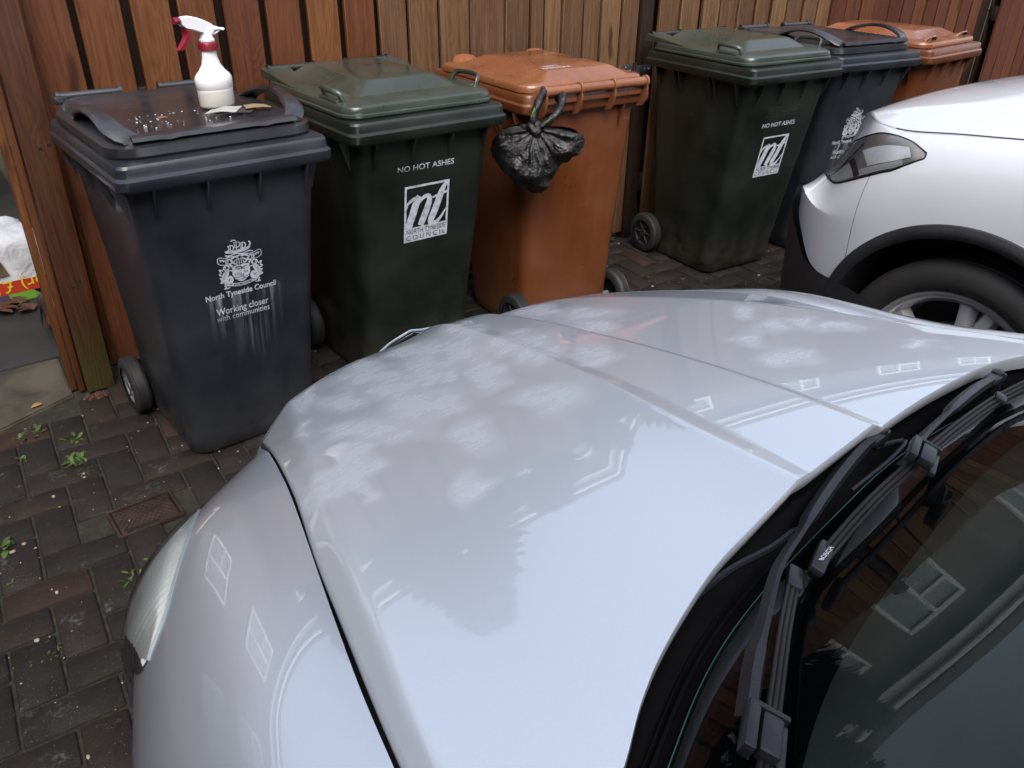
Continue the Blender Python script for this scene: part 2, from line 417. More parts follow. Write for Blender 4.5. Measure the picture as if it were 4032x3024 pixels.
    es = [e for e in bm.edges if all(v.co.z > 0 for v in e.verts)]; bmesh.ops.bevel(bm, geom=es, offset=.006, segments=2, affect='EDGES')
    tag(done('path_step', bm, nl.m), kind='structure')
ground()
def iron_cover():
    t = tag(empty('access_cover', (.222, 2.055, 0), R(2)), 'small brown iron access cover with a diamond tread set in the paving', 'access cover')
    ir = N('rusty_iron'); ir.set(Base_Color=ir.mix(ir.ramp(ir.noise(25, 5), [(.4, 0.0), (.65, 1.0)]), (.024, .0135, .011), (.04, .024, .018)), Metallic=.25, Roughness=.5); ir.bump(ir.noise(200, 3), .3, .002)
    bm = bmesh.new()
    for c, s in (((0, .066, -.005), (.182, .009, .02)), ((0, -.066, -.005), (.182, .009, .02)), ((.0865, 0, -.005), (.009, .123, .02)), ((-.0865, 0, -.005), (.009, .123, .02))): box(bm, c, s, .002)
    done('cover_frame', bm, ir.m, t)
    bm = bmesh.new(); box(bm, (0, 0, -.010), (.158, .115, .02), .002)
    for k in range(-12, 13):
        for sg in (1, -1):
            p0 = Vector((k*.0155, -.055)); d = Vector((sg*.7, 1)); pts = []
            for q in range(23):
                p = p0+d*q*.005
                if abs(p.x) < .076 and abs(p.y) < .054 and not (abs(p.y-.012) < .011 and abs(p.x) < .045): pts.append((p.x, p.y, .0004))
                elif len(pts) > 1: tube(bm, pts, .0016, 4); pts = []
                else: pts = []
            if len(pts) > 1: tube(bm, pts, .0016, 4)
    done('cover_plate', bm, ir.m, t, ang=60)
iron_cover()

# ================================================================== fences
M['wood_red'] = wood('stained_boards', (.075, .0225, .007), (.118, .039, .0128), (.155, .059, .021))
M['wood_nat'] = wood('bare_boards', (.064, .029, .0125), (.108, .054, .024), (.175, .102, .052))
M['wood_redder'] = wood('deep_red_boards', (.054, .0145, .006), (.088, .026, .0108), (.125, .043, .018))
M['wood_post'] = wood('mossy_post', (.045, .0145, .006), (.072, .025, .010), (.10, .04, .018), moss=.8)
M['wood_shade_dark'] = wood('shade_dark_boards', (.010, .005, .003), (.018, .008, .004), (.028, .013, .007))  # near-black tone paints the shade of the board gaps into the wood
def boards(bm, xs, y, z0, z1, th=.02, gap=.02, tilt=.0):
    for a, b in zip(xs, xs[1:]):
        w_ = b-a-gap*random.uniform(.75, 1.25)
        h = z1-z0+random.uniform(-.012, .012)
        box(bm, ((a+b)/2+random.uniform(-.002, .002), y+th/2+random.uniform(-.003, .003), z0+h/2), (w_, th, h), .003,
            Matrix.Rotation(R(random.uniform(-.22, .22)), 3, 'Y') @ Matrix.Rotation(R(random.uniform(-.6, .6)), 3, 'Z'), seg=1)
def fence(name, label, cat, xs, y, mat, z0=.04, z1=1.85, gap=.022, back=True, posts=(), group=None):
    t = tag(empty(name, (0, 0, 0)), label, cat, group)
    bm = bmesh.new(); boards(bm, xs, y, z0, z1, gap=gap); done('board_panel', bm, mat, t)
    bm = bmesh.new()
    for z in (.28, .95, 1.62): box(bm, ((xs[0]+xs[-1])/2, y+.044, z), (xs[-1]-xs[0], .042, .09), .003)
    done('rail', bm, M['wood_shade_dark'], t)
    if back:
        bm = bmesh.new(); pitch = xs[1]-xs[0]
        xb = [xs[0]]+[(a+b)/2 for a, b in zip(xs, xs[1:])]+[xs[-1]]
        boards(bm, xb, y+.068, z0, z1, gap=.012); done('rear_board_panel', bm, M['wood_shade_dark'], t)  # on the gates these boards are added only to darken the gaps
    for px in posts:
        bm = bmesh.new(); box(bm, (px, y+.06, .93), (.09, .09, 1.9), .004); done('post', bm, M['wood_shade_dark'], t)
    return t
fence('fence', 'red-brown stained board fence behind the first grey bin, with open dark gaps', 'fence',
      [.362, .507, .658, .81, .956, 1.108, 1.254, 1.404, 1.552], 2.95, M['wood_red'], gap=.027)
g1 = fence('gate', 'bare weathered board gate behind the orange bin carrying the bag, with a bolted steel hinge', 'gate',
      [1.556, 1.684, 1.822, 1.972, 2.152, 2.285, 2.36, 2.461, 2.585, 2.695, 2.823, 2.935], 2.955, M['wood_nat'], gap=.012)
# hinge with plate, strap and bolts on the gate's right edge
def hinge():
    mt = simple('rusty_steel', (.05, .032, .027), .5, .6, bumpy=.4)
    h = empty('hinge', (2.93, 2.948, .862), parent=g1)
    bm = bmesh.new(); box(bm, (-.052, 0, 0), (.062, .006, .06), .002); box(bm, (.045, -.004, .0), (.11, .008, .042), .002); done('hinge_plate', bm, simple('steel_plate', (.09, .095, .10), .45, .6), h)
    bm = bmesh.new(); tube(bm, [(-.012, -.006, -.036), (-.012, -.006, .036)], .009, 12); done('hinge_pin', bm, mt, h)
    bs = simple('bolt_steel', (.22, .22, .23), .35, .8)
    for x, z in ((-.068, .017), (-.068, -.017), (-.038, 0), (.06, .0), (.085, .0)):
        bm = bmesh.new(); lathe(bm, [(.0001, -.0075), (.005, -.007), (.007, -.004), (.007, 0)], 10, 'Y', (x, -.003, z)); done('bolt', bm, bs, h)
hinge()
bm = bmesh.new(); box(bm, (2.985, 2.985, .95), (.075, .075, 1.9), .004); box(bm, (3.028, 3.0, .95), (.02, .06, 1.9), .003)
tag(done('gate_post', bm, M['wood_shade_dark']), 'dark square timber gate post just right of the steel hinge', 'gate post')
fence('gate', 'bare honey-coloured board gate directly above the second dark green bin', 'gate',
      [3.06, 3.212, 3.358, 3.502, 3.64, 3.775, 3.91, 4.05, 4.19, 4.33, 4.463], 2.95, M['wood_nat'], gap=.020)
fence('fence', 'deep red board fence with narrow gaps behind the far orange bin', 'fence',
      [4.468, 4.612, 4.764, 4.916, 5.069, 5.221, 5.36, 5.504, 5.652, 5.797, 5.947, 6.093, 6.234], 2.95, M['wood_redder'], gap=.016)
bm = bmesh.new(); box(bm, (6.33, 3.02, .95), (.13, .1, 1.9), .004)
tag(done('fence_post', bm, M['wood_shade_dark']), 'dark recessed fence post between the two deep red panels at far right', 'fence post')
fence('fence', 'deep red close-boarded panel at the far right, beyond the white car bonnet', 'fence',
      [6.425+.148*i for i in range(17)], 2.90, M['wood_redder'], gap=.010)
def end_post():
    t = tag(empty('fence_post', (.243, 2.87, 0)), 'mossy-footed timber post ending the fence, left of the first grey bin', 'fence post')
    sh = lambda v: v
    bm = bmesh.new()
    vs = box(bm, (.042, .05, .95), (.092, .10, 1.9), .004)
    for v in bm.verts: v.co.x += .022*v.co.z
    # two pairs of old bolt holes
    done('post_shaft', bm, M['wood_post'], t)
    hb = simple('hole_black', (.004, .003, .003), .9)
    for x, z in ((.036, .40), (.058, .418), (.045, .86), (.071, .868)):
        bm = bmesh.new(); lathe(bm, [(.0001, -.0012), (.006, -.001), (.0068, .002)], 9, 'Y', (x+.022*z, .0005, z)); done('bolt_hole', bm, hb, t)
    bm = bmesh.new(); box(bm, (-.018, .045, .95), (.020, .04, 1.9), .003); box(bm, (-.041, .075, .95), (.022, .05, 1.9), .003)
    for v in bm.verts: v.co.x += .02*v.co.z
    done('cover_strips', bm, M['wood_red'], t)
    bm = bmesh.new(); box(bm, (.112, .085, .98), (.034, .02, 1.84), .003)
    done('side_board', bm, M['wood_red'], t)
end_post()
# ================================================================== wheelie bins
def yf(z): return -.19+(-.312+.19)/.84*(z-.06)       # front face of the tapered body
K = math.hypot(1, .145)
def decal_f(d=.0015): return lambda u, v: (u, yf(v)-d, v)
def body_mesh(bm):
    L = [rr(-.19, .19, -.15, .245, .05, 0.0), rr(-.206, .206, -.172, .258, .06, .008), rr(-.212, .212, -.185, .262, .062, .03),
         rr(-.215, .215, -.19, .264, .062, .06), rr(-.222, .222, yf(.3), .275, .06, .3), rr(-.236, .236, yf(.6), .288, .055, .6),
         rr(-.252, .252, yf(.9), .305, .05, .9), rr(-.262, .262, -.322, .315, .05, .906), rr(-.284, .284, -.347, .335, .03, .907),
         rr(-.287, .287, -.352, .338, .028, .915), rr(-.287, .287, -.3525, .338, .028, .936), rr(-.284, .284, -.349, .336, .028, .939),
         rr(-.281, .281, -.344, .334, .028, .943), rr(-.280, .280, -.342, .333, .028, .964), rr(-.276, .276, -.337, .33, .028, .971),
         rr(-.235, .235, -.288, .30, .03, .973), rr(-.228, .228, -.28, .295, .03, .965), rr(-.215, .215, -.26, .28, .03, .7)]
    loft(bm, L, True, False)
def fins(bm):
    def fin(p, nrm, drop, out, th=.004):
        # triangular gusset under the collar
        n = Vector(nrm); s = Vector((-n.y, n.x, 0))*th/2
        pts = [Vector(p), Vector(p)+n*out, Vector(p)+n*out+Vector((0, 0, -.012)), Vector(p)+Vector((0, 0, -drop))+n*.002]
        a = [bm.verts.new(q+s) for q in pts]; b = [bm.verts.new(q-s) for q in pts]
        bm.faces.new(a); bm.faces.new(list(reversed(b)))
        for i in range(4): bm.faces.new((a[i], a[(i+1) % 4], b[(i+1) % 4], b[i]))
    for x in (-.205, -.07, .07, .205): fin((x, yf(.905)+.004, .908), (0, -1, 0), .085, .036)
    for y in (-.25, -.12, -.09, .10, .13, .25):
        for s in (-1, 1): fin((s*.251, y, .908), (s, 0, 0), .10, .030)
    for x in (-.16, .16): fin((x, .304, .908), (0, 1, 0), .09, .03)
def wheel(parent, s, dark):
    h = empty('wheel', (s*.222, .245, .1), parent=parent)
    bm = bmesh.new()
    pr = [(.066, 0), (.088, .001), (.096, .006), (.0995, .013)]
    for k in range(5): pr += [(.1, .015+k*.0055), (.1, .0182+k*.0055), (.0975, .0187+k*.0055), (.0975, .0198+k*.0055)]
    pr += [(.0995, .044), (.096, .049), (.088, .053), (.066, .054)]
    lathe(bm, [(r, s*x) for r, x in pr], 40, 'X'); done('tyre', bm, M['rubber'], h, ang=50)
    bm = bmesh.new()
    lathe(bm, [(.067, s*.006), (.067, s*.048), (.060, s*.047), (.058, s*.034), (.020, s*.036), (.018, s*.05), (.0001, s*.051)], 40, 'X')
    for k in range(6):
        a = 2*math.pi*k/6
        box(bm, (s*.041, .04*math.cos(a), .04*math.sin(a)), (.012, .044, .009), .002, Matrix.Rotation(a, 3, 'X'))
    done('hub', bm, M['hub_black'] if dark else M['hub_grey'], h)
def hinge_tubes(t, mat, cap, z=1.024, r=.0125, spans=((-.235, -.06), (.06, .235))):
    for a, b in spans:
        bm = bmesh.new(); tube(bm, [(a, .352, z), (b, .352, z)], r, 14)
        for x in (a, b): tube(bm, [(x-.005, .352, z), (x+.005, .352, z)], r+.004, 14)
        # web back to the body
        for x in (a+.02, b-.02):
            L = [Vector((x, .32, .94)), Vector((x, .338, .905)), Vector((x, .360, z-.006)), Vector((x, .338, z+.005))]
            va = [bm.verts.new(q+Vector((.003, 0, 0))) for q in L]; vb = [bm.verts.new(q-Vector((.003, 0, 0))) for q in L]
            bm.faces.new(va); bm.faces.new(list(reversed(vb)))
            for i in range(4): bm.faces.new((va[i], va[(i+1) % 4], vb[(i+1) % 4], vb[i]))
        done('hinge_bar', bm, mat, t)
def base_bin(name, label, group, loc, rz, pm, top, dark):
    t = tag(empty(name, loc, rz), label, 'wheelie bin', group)
    bm = bmesh.new(); body_mesh(bm); fins(bm); done('body', bm, pm, t, ang=32)
    bm = bmesh.new(); tube(bm, [(-.225, .245, .1), (.225, .245, .1)], .011, 10); done('axle', bm, M['hub_grey'], t)
    wheel(t, -1, dark); wheel(t, 1, dark)
    return t
def lid_grey(t, mat):
    bm = bmesh.new()
    # skirted plate: low skirt, rolled rim, dished panel
    loft(bm, [rr(-.268, .268, -.296, .30, .075, .972), rr(-.272, .272, -.302, .305, .078, .980), rr(-.271, .271, -.30, .31, .078, 1.000),
              rr(-.258, .258, -.287, .325, .07, 1.006), rr(-.226, .226, -.272, .335, .05, 1.023), rr(-.207, .207, -.245, .32, .03, 1.024),
              rr(-.198, .198, -.238, .31, .03, 1.0195), rr(-.10, .10, -.12, .2, .03, 1.021)], True, True)
    # hinge arms
    for s in (-1, 1):
        box(bm, (s*.238, .335, 1.02), (.03, .05, .022), .005)
    lid = done('lid', bm, mat, t, ang=40)
    for s in (-1, 1):
        bm = bmesh.new(); n = 26; P = []
        for i in range(n+1):
            q = i/n; y = lerp(.08, -.278, q)
            hgt = 1.019+.046*max(0, math.sin(math.pi*min(1, q*1.03)))**.7
            x = s*(.232+.016*math.sin(math.pi*q))
            if q > .8: x = s*(.2416-.036*((q-.8)/.2)**2)
            wv = .024+.006*math.cos(q*6.283)
            P.append([Vector((x-s*wv, y, hgt-.004)), Vector((x-s*wv*.8, y, hgt+.004)), Vector((x+s*wv*.6, y, hgt+.003)),
                      Vector((x+s*wv, y, hgt-.006)), Vector((x+s*wv*.9, y, hgt-.012)), Vector((x-s*wv*.9, y, hgt-.010))])
        loft(bm, P, True, True); done('lid_handle', bm, mat, lid, ang=45)
    # raised front ridge with two thumb notches
    bm = bmesh.new(); pts = []
    for i in range(41):
        x = lerp(-.215, .215, i/40); zz = 1.024
        for nx in (-.125, .125):
            if abs(x-nx) < .022: zz -= .0035*(1-abs(x-nx)/.022)
        pts.append((x, zz))
    P = [[Vector((x, -.296, z-.010)), Vector((x, -.292, z+.000)), Vector((x, -.276, z+.003)), Vector((x, -.258, z+.001)), Vector((x, -.25, z-.008))] for x, z in pts]
    loft(bm, P, True, True); done('front_ridge', bm, mat, lid, ang=45)
    return lid
def lid_green(t, mat):
    bm = bmesh.new()
    loft(bm, [rr(-.272, .272, -.302, .315, .06, .973), rr(-.276, .276, -.306, .318, .062, .978), rr(-.276, .276, -.306, .318, .062, .985),
              rr(-.271, .271, -.301, .315, .06, .988), rr(-.271, .271, -.301, .315, .06, .996), rr(-.267, .267, -.297, .312, .06, 1.006),
              rr(-.250, .250, -.278, .30, .05, 1.014), rr(-.195, .195, -.205, .298, .02, 1.018), rr(-.19, .19, -.20, .296, .02, 1.019),
              rr(-.135, .135, -.15, .27, .02, 1.052), rr(-.125, .125, -.135, .262, .02, 1.055), rr(-.05, .05, -.06, .2, .02, 1.057)], True, True)
    for s in (-1, 1):
        # wedge arms running back to the hinge
        P = [[Vector((s*.262, .10, 1.006)), Vector((s*.262, .10, 1.010)), Vector((s*.20, .10, 1.012)), Vector((s*.20, .10, 1.008))],
             [Vector((s*.262, .36, 1.006)), Vector((s*.262, .36, 1.036)), Vector((s*.16, .36, 1.036)), Vector((s*.16, .36, 1.006))]]
        loft(bm, P, True, True)
    lid = done('lid', bm, mat, t, ang=35)
    for s in (-1, 1):
        bm = bmesh.new()
        pth = curve_pts([(s*.232, -.088, 1.010), (s*.243, -.092, 1.034), (s*.252, -.105, 1.043), (s*.262, -.150, 1.045), (s*.262, -.205, 1.043), (s*.252, -.222, 1.036), (s*.238, -.228, 1.008)], 24)
        tube(bm, pth, .0062, 8, flat=1.5)
        box(bm, (s*.245, -.155, 1.012), (.034, .12, .014), .006)
        done('lid_handle', bm, mat, lid, ang=45)
    bm = bmesh.new()
    f = lambda u, v: (u, -.247+v, 1.0158)
    add_text(bm, 'NO HOT ASHES', .022, f, width=.19); done('embossed_lettering', bm, M['green_emboss'], lid)
    return lid
def lid_brown(t, mat, tabs=False, label=False):
    bm = bmesh.new()
    loft(bm, [rr(-.270, .270, -.302, .315, .06, .970), rr(-.276, .276, -.308, .318, .062, .976), rr(-.276, .276, -.308, .318, .062, .99),
              rr(-.271, .271, -.303, .315, .06, .998), rr(-.25, .25, -.28, .312, .05, 1.003), rr(-.205, .205, -.232, .305, .02, 1.006),
              rr(-.202, .202, -.229, .303, .02, 1.0065), rr(-.142, .142, -.172, .262, .012, 1.034), rr(-.138, .138, -.168, .258, .012, 1.0355), rr(-.05, .05, -.03, .1, .02, 1.0365)], True, True)
    lid = done('lid', bm, mat, t, ang=33)
    for s in (-1, 1):
        bm = bmesh.new(); P = []
        for i in range(13):
            q = i/12*2-1; e = 1-abs(q)**3
            y = -.262-.012*(1-q*q)
            P.append([Vector((s*.17+q*.062, y+.03, 1.004)), Vector((s*.17+q*.058, y+.012, 1.004+.013*e)), Vector((s*.17+q*.06, y-.008, 1.006+.020*e)),
                      Vector((s*.17+q*.06, y-.012, 1.003+.018*e)), Vector((s*.17+q*.055, y+.004, 1.004+.012*e)), Vector((s*.17+q*.058, y+.006, .996))])
        loft(bm, P, True, True); done('lid_handle', bm, mat, lid, ang=50)
    if label:
        bm = bmesh.new(); add_text(bm, 'NORTH TYNESIDE', .026, lambda u, v: (.085+u*.66, .222+v*1.2, 1.0372), width=.19, bold=.006); add_text(bm, 'COUNCIL', .026, lambda u, v: (.085+u*.66, .185+v*1.2, 1.0372), width=.10, bold=.006)
        done('lid_lettering', bm, M['decal_white'], lid)
    return lid
def brown_handle(t, mat, cap):
    z, y = .985, .362
    bm = bmesh.new(); tube(bm, [(-.235, y, z), (.235, y, z)], .0165, 18)
    for x in (-.226, -.075, .075, .226): tube(bm, [(x-.005, y, z), (x+.005, y, z)], .0215, 18)
    h = done('handle', bm, mat, t, ang=40)
    bm = bmesh.new()
    for x in (-.226, -.075, .075, .226):
        pr = [(y-.03, z-.015), (y+.017, z), (y+.019, z-.03), (y+.012, z-.065), (y-.004, z-.085), (y-.03, z-.092), (y-.05, z-.088)]
        a = [bm.verts.new((x-.003, p, q)) for p, q in pr]; b = [bm.verts.new((x+.003, p, q)) for p, q in pr]
        bm.faces.new(a); bm.faces.new(list(reversed(b)))
        for i in range(len(pr)): bm.faces.new((a[i], a[(i+1) % len(pr)], b[(i+1) % len(pr)], b[i]))
    box(bm, (0, .345, .955), (.44, .02, .03), .003)
    done('handle_brackets', bm, mat, h, ang=30)
    if cap:
        for s in (-1, 1):
            bm = bmesh.new(); lathe(bm, [(.0001, s*.2385), (.012, s*.238), (.0145, s*.2345)], 16, 'X', (0, y, z)); done('end_cap', bm, M['black_plastic'], h)
M['green_emboss'] = simple('green_emboss', (.020, .028, .02), .5)
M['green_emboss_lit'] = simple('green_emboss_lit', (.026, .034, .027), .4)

# -------- print on the bins
def nt_logo(t, u0, v0, wd, ht, scuff=False):
    f = lambda u, v: decal_f()(u0+u*wd, v0+v*ht)
    bm = bmesh.new(); B = .045; bh = B*wd/ht
    for a, b, c, d in ((0, 1, 1-bh, 1), (0, B, .255, 1-bh), (1-B, 1, .255, 1-bh), (0, 1, 0, .255)):
        fillpoly(bm, [(a, c), (b, c), (b, d), (a, d)], f)
    e = .0002
    f2 = lambda u, v: decal_f(.0018)(u0+u*wd, v0+v*ht)
    stroke(bm, [(.33, .80), (.25, .66), (.19, .5), (.13, .36), (.10, .25)], [.13, .155, .16, .155, .15], f2)
    stroke(bm, [(.02, .60), (.08, .70), (.20, .765), (.33, .79)], [.05, .05, .06, .03], f2)
    f3 = lambda u, v: decal_f(.0021)(u0+u*wd, v0+v*ht)
    stroke(bm, [(.26, .60), (.34, .70), (.44, .775), (.53, .775), (.555, .70), (.51, .57), (.44, .42), (.37, .27)], [.02, .05, .07, .085, .12, .14, .145, .135], f3)
    f4 = lambda u, v: decal_f(.0024)(u0+u*wd, v0+v*ht)
    stroke(bm, [(.985, .965), (.90, .92), (.82, .80), (.74, .62), (.66, .45), (.60, .33), (.62, .27), (.70, .262), (.80, .32), (.90, .43), (.985, .55)],
           [.03, .08, .13, .15, .15, .14, .11, .09, .06, .04, .025], f4)
    stroke(bm, [(.62, .735), (.74, .76), (.86, .78), (.985, .805)], [.03, .045, .045, .04], lambda u, v: decal_f(.0027)(u0+u*wd, v0+v*ht))
    lg = done('council_logo', bm, M['worn_white'], t, smooth=False)
    bm = bmesh.new(); g = lambda du, dv: (lambda u, v: decal_f(.0022)(u0+du+u, v0+dv+v))
    add_text(bm, 'NORTH TYNESIDE', .0245, g(wd*.5, .0285), width=wd*.90); add_text(bm, 'COUNCIL', .0245, g(wd*.5, .006), width=wd*.90, space=1.5)
    done('logo_lettering', bm, M['decal_green'], lg, smooth=False)
def ashes(t, u, v, wd, mat):
    bm = bmesh.new(); add_text(bm, 'NO HOT ASHES', .0265, lambda a, b: decal_f()(u+a, v+b), width=wd, bold=.004)
    done('ash_warning_lettering', bm, mat, t, smooth=False)
def crest(t, du=0, dv=0, worn=False):
    """civic coat of arms: galleon crest, helm, two sea-lion supporters with flags, crowned shield, motto ribbon"""
    cf = lambda u, v: (u*.93+du, .5775+(v-.552)*.82+dv)
    f = lambda u, v: decal_f()(*cf(u, v))
    f2 = lambda u, v: decal_f(.0019)(*cf(u, v))
    ft = lambda u, v: decal_f()(u+du, v+dv)
    bm = bmesh.new(); W_ = .0022
    S = lambda p, w_=W_, ff=f: stroke(bm, p, [q*1.35 for q in w_] if isinstance(w_, list) else w_*1.35, ff, 5)
    # galleon
    fillpoly(bm, [(-.044, .690), (-.040, .683), (-.02, .678), (.015, .678), (.033, .685), (.040, .704), (.034, .700), (.030, .692), (-.02, .688), (-.036, .693)], f)
    for x, h in ((-.026, .712), (-.007, .722), (.012, .714)): S([(x, .686), (x+.001, h)], .002)
    for x, h, w_ in ((-.026, .708, .013), (-.007, .716, .014), (.012, .710, .012)):
        S([(x-w_*.5, h), (x+w_*.6, h)], .0022); S([(x-w_*.5, h), (x-w_*.25, h-.010), (x-w_*.55, h-.018)], .002); S([(x+w_*.6, h), (x+w_*.85, h-.010), (x+w_*.5, h-.018)], .0026); S([(x-w_*.5, h-.018), (x+w_*.5, h-.018)], .002)
    S([(-.007, .723), (-.016, .726), (-.022, .723)], .003); S([(.030, .690), (.036, .704), (.032, .712)], .003)
    S([(-.044, .676), (-.03, .672), (-.01, .676), (.01, .671), (.03, .676), (.042, .672)], .003); S([(-.04, .669), (-.015, .666), (.012, .668), (.038, .664)], .0026)
    # helm and mantling
    for s in (-1, 1):
        S([(s*.004, .662), (s*.016, .664), (s*.028, .655), (s*.022, .646), (s*.034, .641), (s*.026, .632)], .0042)
        S([(s*.004, .655), (s*.014, .651), (s*.02, .641), (s*.010, .636)], .0034); S([(s*.03, .66), (s*.044, .655), (s*.040, .645)], .0036)
        S([(s*.010, .634), (s*.022, .628), (s*.03, .63)], .003)
    for k in range(4): S([(-.009+k*.006, .657), (-.011+k*.0073, .634)], .0019)
    # flags
    for s in (-1, 1):
        S([(s*.036, .663), (s*.065, .672), (s*.066, .650), (s*.040, .642), (s*.036, .663)], .0018)
        for a, b in ((.042, .650), (.050, .654), (.058, .656)): S([(s*a, b), (s*(a+.003), b+.010)], .0024)
        S([(s*.038, .655), (s*.060, .663)], .0022); S([(s*.040, .668), (s*.055, .590)], .0016)
    # sea lions: head, chest, scaly tail coil, fins
    for s in (-1, 1):
        S([(s*.046, .640), (s*.038, .636), (s*.037, .627), (s*.046, .622), (s*.053, .630), (s*.048, .638)], .0034)
        S([(s*.040, .624), (s*.046, .612), (s*.052, .598), (s*.054, .585), (s*.046, .573), (s*.036, .574), (s*.032, .584), (s*.036, .594), (s*.042, .590), (s*.041, .583)],
          [.006, .013, .014, .013, .012, .010, .008, .006, .004, .003])
        S([(s*.055, .622), (s*.066, .628), (s*.062, .615), (s*.068, .610), (s*.060, .604)], .003)
        S([(s*.057, .593), (s*.066, .597), (s*.062, .586), (s*.066, .578), (s*.057, .577)], .003)
        S([(s*.038, .618), (s*.030, .616), (s*.027, .612)], .003)
        S([(s*.050, .568), (s*.040, .560), (s*.028, .562)], .004)
    # shield
    sh = [(-.027, .630), (-.012, .633), (0, .631), (.012, .633), (.027, .630), (.028, .600), (.022, .582), (.010, .571), (0, .566), (-.010, .571), (-.022, .582), (-.028, .600)]
    fillpoly(bm, sh, f)
    # ribbon
    rb = [(-.044, .563), (-.028, .556), (0, .552), (.028, .556), (.044, .563), (.044, .573), (.028, .566), (0, .562), (-.028, .566), (-.044, .573)]
    for p in (rb[:5], rb[5:]): S(p, .002, f2)
    S([(-.044, .563), (-.044, .573)], .002); S([(.044, .563), (.044, .573)], .002)
    for s in (-1, 1): S([(s*.044, .570), (s*.056, .563), (s*.050, .558), (s*.058, .552), (s*.040, .553)], .0026)
    add_text(bm, 'WE SERVE', .0085, lambda a, b: f2(a, .5545+b+1.6*a*a), width=.05, bold=.004)
    cr = done('council_crest', bm, M['worn_white'], t, smooth=False)
    bm = bmesh.new(); g = lambda u, v: decal_f(.0022)(*cf(u, v))
    S2 = lambda p, w_=.0016: stroke(bm, p, w_, g, 4)
    for cx, cy in ((-.014, .604), (0, .598), (.014, .606)):
        S2([(cx-.005, cy), (cx-.005, cy-.006), (cx+.005, cy-.006), (cx+.005, cy)]); S2([(cx, cy+.002), (cx, cy-.006)])
    S2([(-.025, .588), (-.012, .584), (0, .587), (.012, .583), (.024, .588)], .0022); S2([(-.019, .579), (-.008, .576), (.004, .579), (.016, .577)], .0018)
    S2([(-.018, .622), (-.006, .626), (.006, .620), (.018, .624)], .003); S2([(-.012, .615), (0, .618), (.012, .613)], .0028); S2([(0, .63), (.002, .613)], .002)
    for s in (-1, 1):
        for k in range(5): S2([(s*(.045+k*.0022), .608-k*.006), (s*(.054+k*.0004), .604-k*.005)], .0011)
        for k in range(3): S2([(s*(.041+k*.0045), .660+k*.0025), (s*(.043+k*.0045), .664+k*.0025)], .0022)
    for x in (-.03, -.015, .0, .016): S2([(x, .6865), (x+.008, .6865)], .0012)
    done('crest_detail', bm, M['crest_dark'], cr, smooth=False)
    bm = bmesh.new(); add_text(bm, 'North Tyneside Council', .0245, lambda a, b: ft(a-.006, .551+b), width=.209, bold=.010); done('council_name_lettering', bm, M['worn_white'], t, smooth=False)
    bm = bmesh.new(); add_text(bm, 'Working closer', .030, lambda a, b: ft(a-.007, .498+b), width=.157, bold=.006); done('slogan_lettering', bm, M['worn_white'], t, smooth=False)
    bm = bmesh.new(); add_text(bm, 'with communities', .027, lambda a, b: ft(a-.007, .476+b), width=.160); done('faded_slogan_lettering', bm, M['faded_slogan'] if not worn else M['worn_white'], t, smooth=False)
    # chalky run-off under the print
    bm = bmesh.new(); h = decal_f(.0008)
    P = [[h(lerp(-.125, .118, i/10)+du, lerp(.30, .572, j/12)+dv) for i in range(11)] for j in range(13)]
    grid(bm, P); done('paint_run', bm, M['paint_run'], t)
M['crest_dark'] = simple('crest_dark', (.04, .043, .052), .5)
M['faded_slogan'] = fading('faded_slogan', .470, .497)
M['faded_ashes'] = fading('faded_ashes', .790, .816, dark=(.02, .026, .02))
def run_mat():
    n = N('paint_run'); n.t.nodes.remove(n.p)
    d = n.node('ShaderNodeBsdfPrincipled'); d.inputs['Base Color'].default_value = (.33, .37, .43, 1); d.inputs['Roughness'].default_value = .6
    tr = n.node('ShaderNodeBsdfTransparent'); mx = n.node('ShaderNodeMixShader')
    st = n.ramp(n.noise(1, 4, .6, (75, 1, 2.2)), [(.47, 0.0), (.72, 1.0)])
    z = n.sep()[2]; x = n.sep()[0]
    e = n.ramp(n.math('MULTIPLY_ADD', n.math('ABSOLUTE', x), -9.0, 1.1), [(0.05, 0.0), (.4, 1.0)])
    band1 = n.ramp(n.math('MULTIPLY_ADD', z, 4.0, -1.6), [(.0, 0.0), (.10, .10), (.40, .30), (.58, .8), (.62, .9), (.66, 0.0)])   # z .40 to .565
    low = n.ramp(n.math('MULTIPLY_ADD', z, 4.0, -1.2), [(.0, 0.0), (.25, .2), (.62, .55), (.70, .25), (.72, 0.0)])
    fac = n.math('MULTIPLY', n.math('MULTIPLY', st, e), n.math('MAXIMUM', band1, n.math('MULTIPLY', low, n.ramp(n.math('MULTIPLY_ADD', x, 6.0, .4), [(.1, 0.0), (.45, 1.0), (.75, 1.0), (.95, 0.0)]))))
    n.t.links.new(n.math('MULTIPLY', fac, .75), mx.inputs[0]); n.t.links.new(tr.outputs[0], mx.inputs[1]); n.t.links.new(d.outputs[0], mx.inputs[2]); n.t.links.new(mx.outputs[0], n.out.inputs[0])
    return n.m
M['paint_run'] = run_mat()

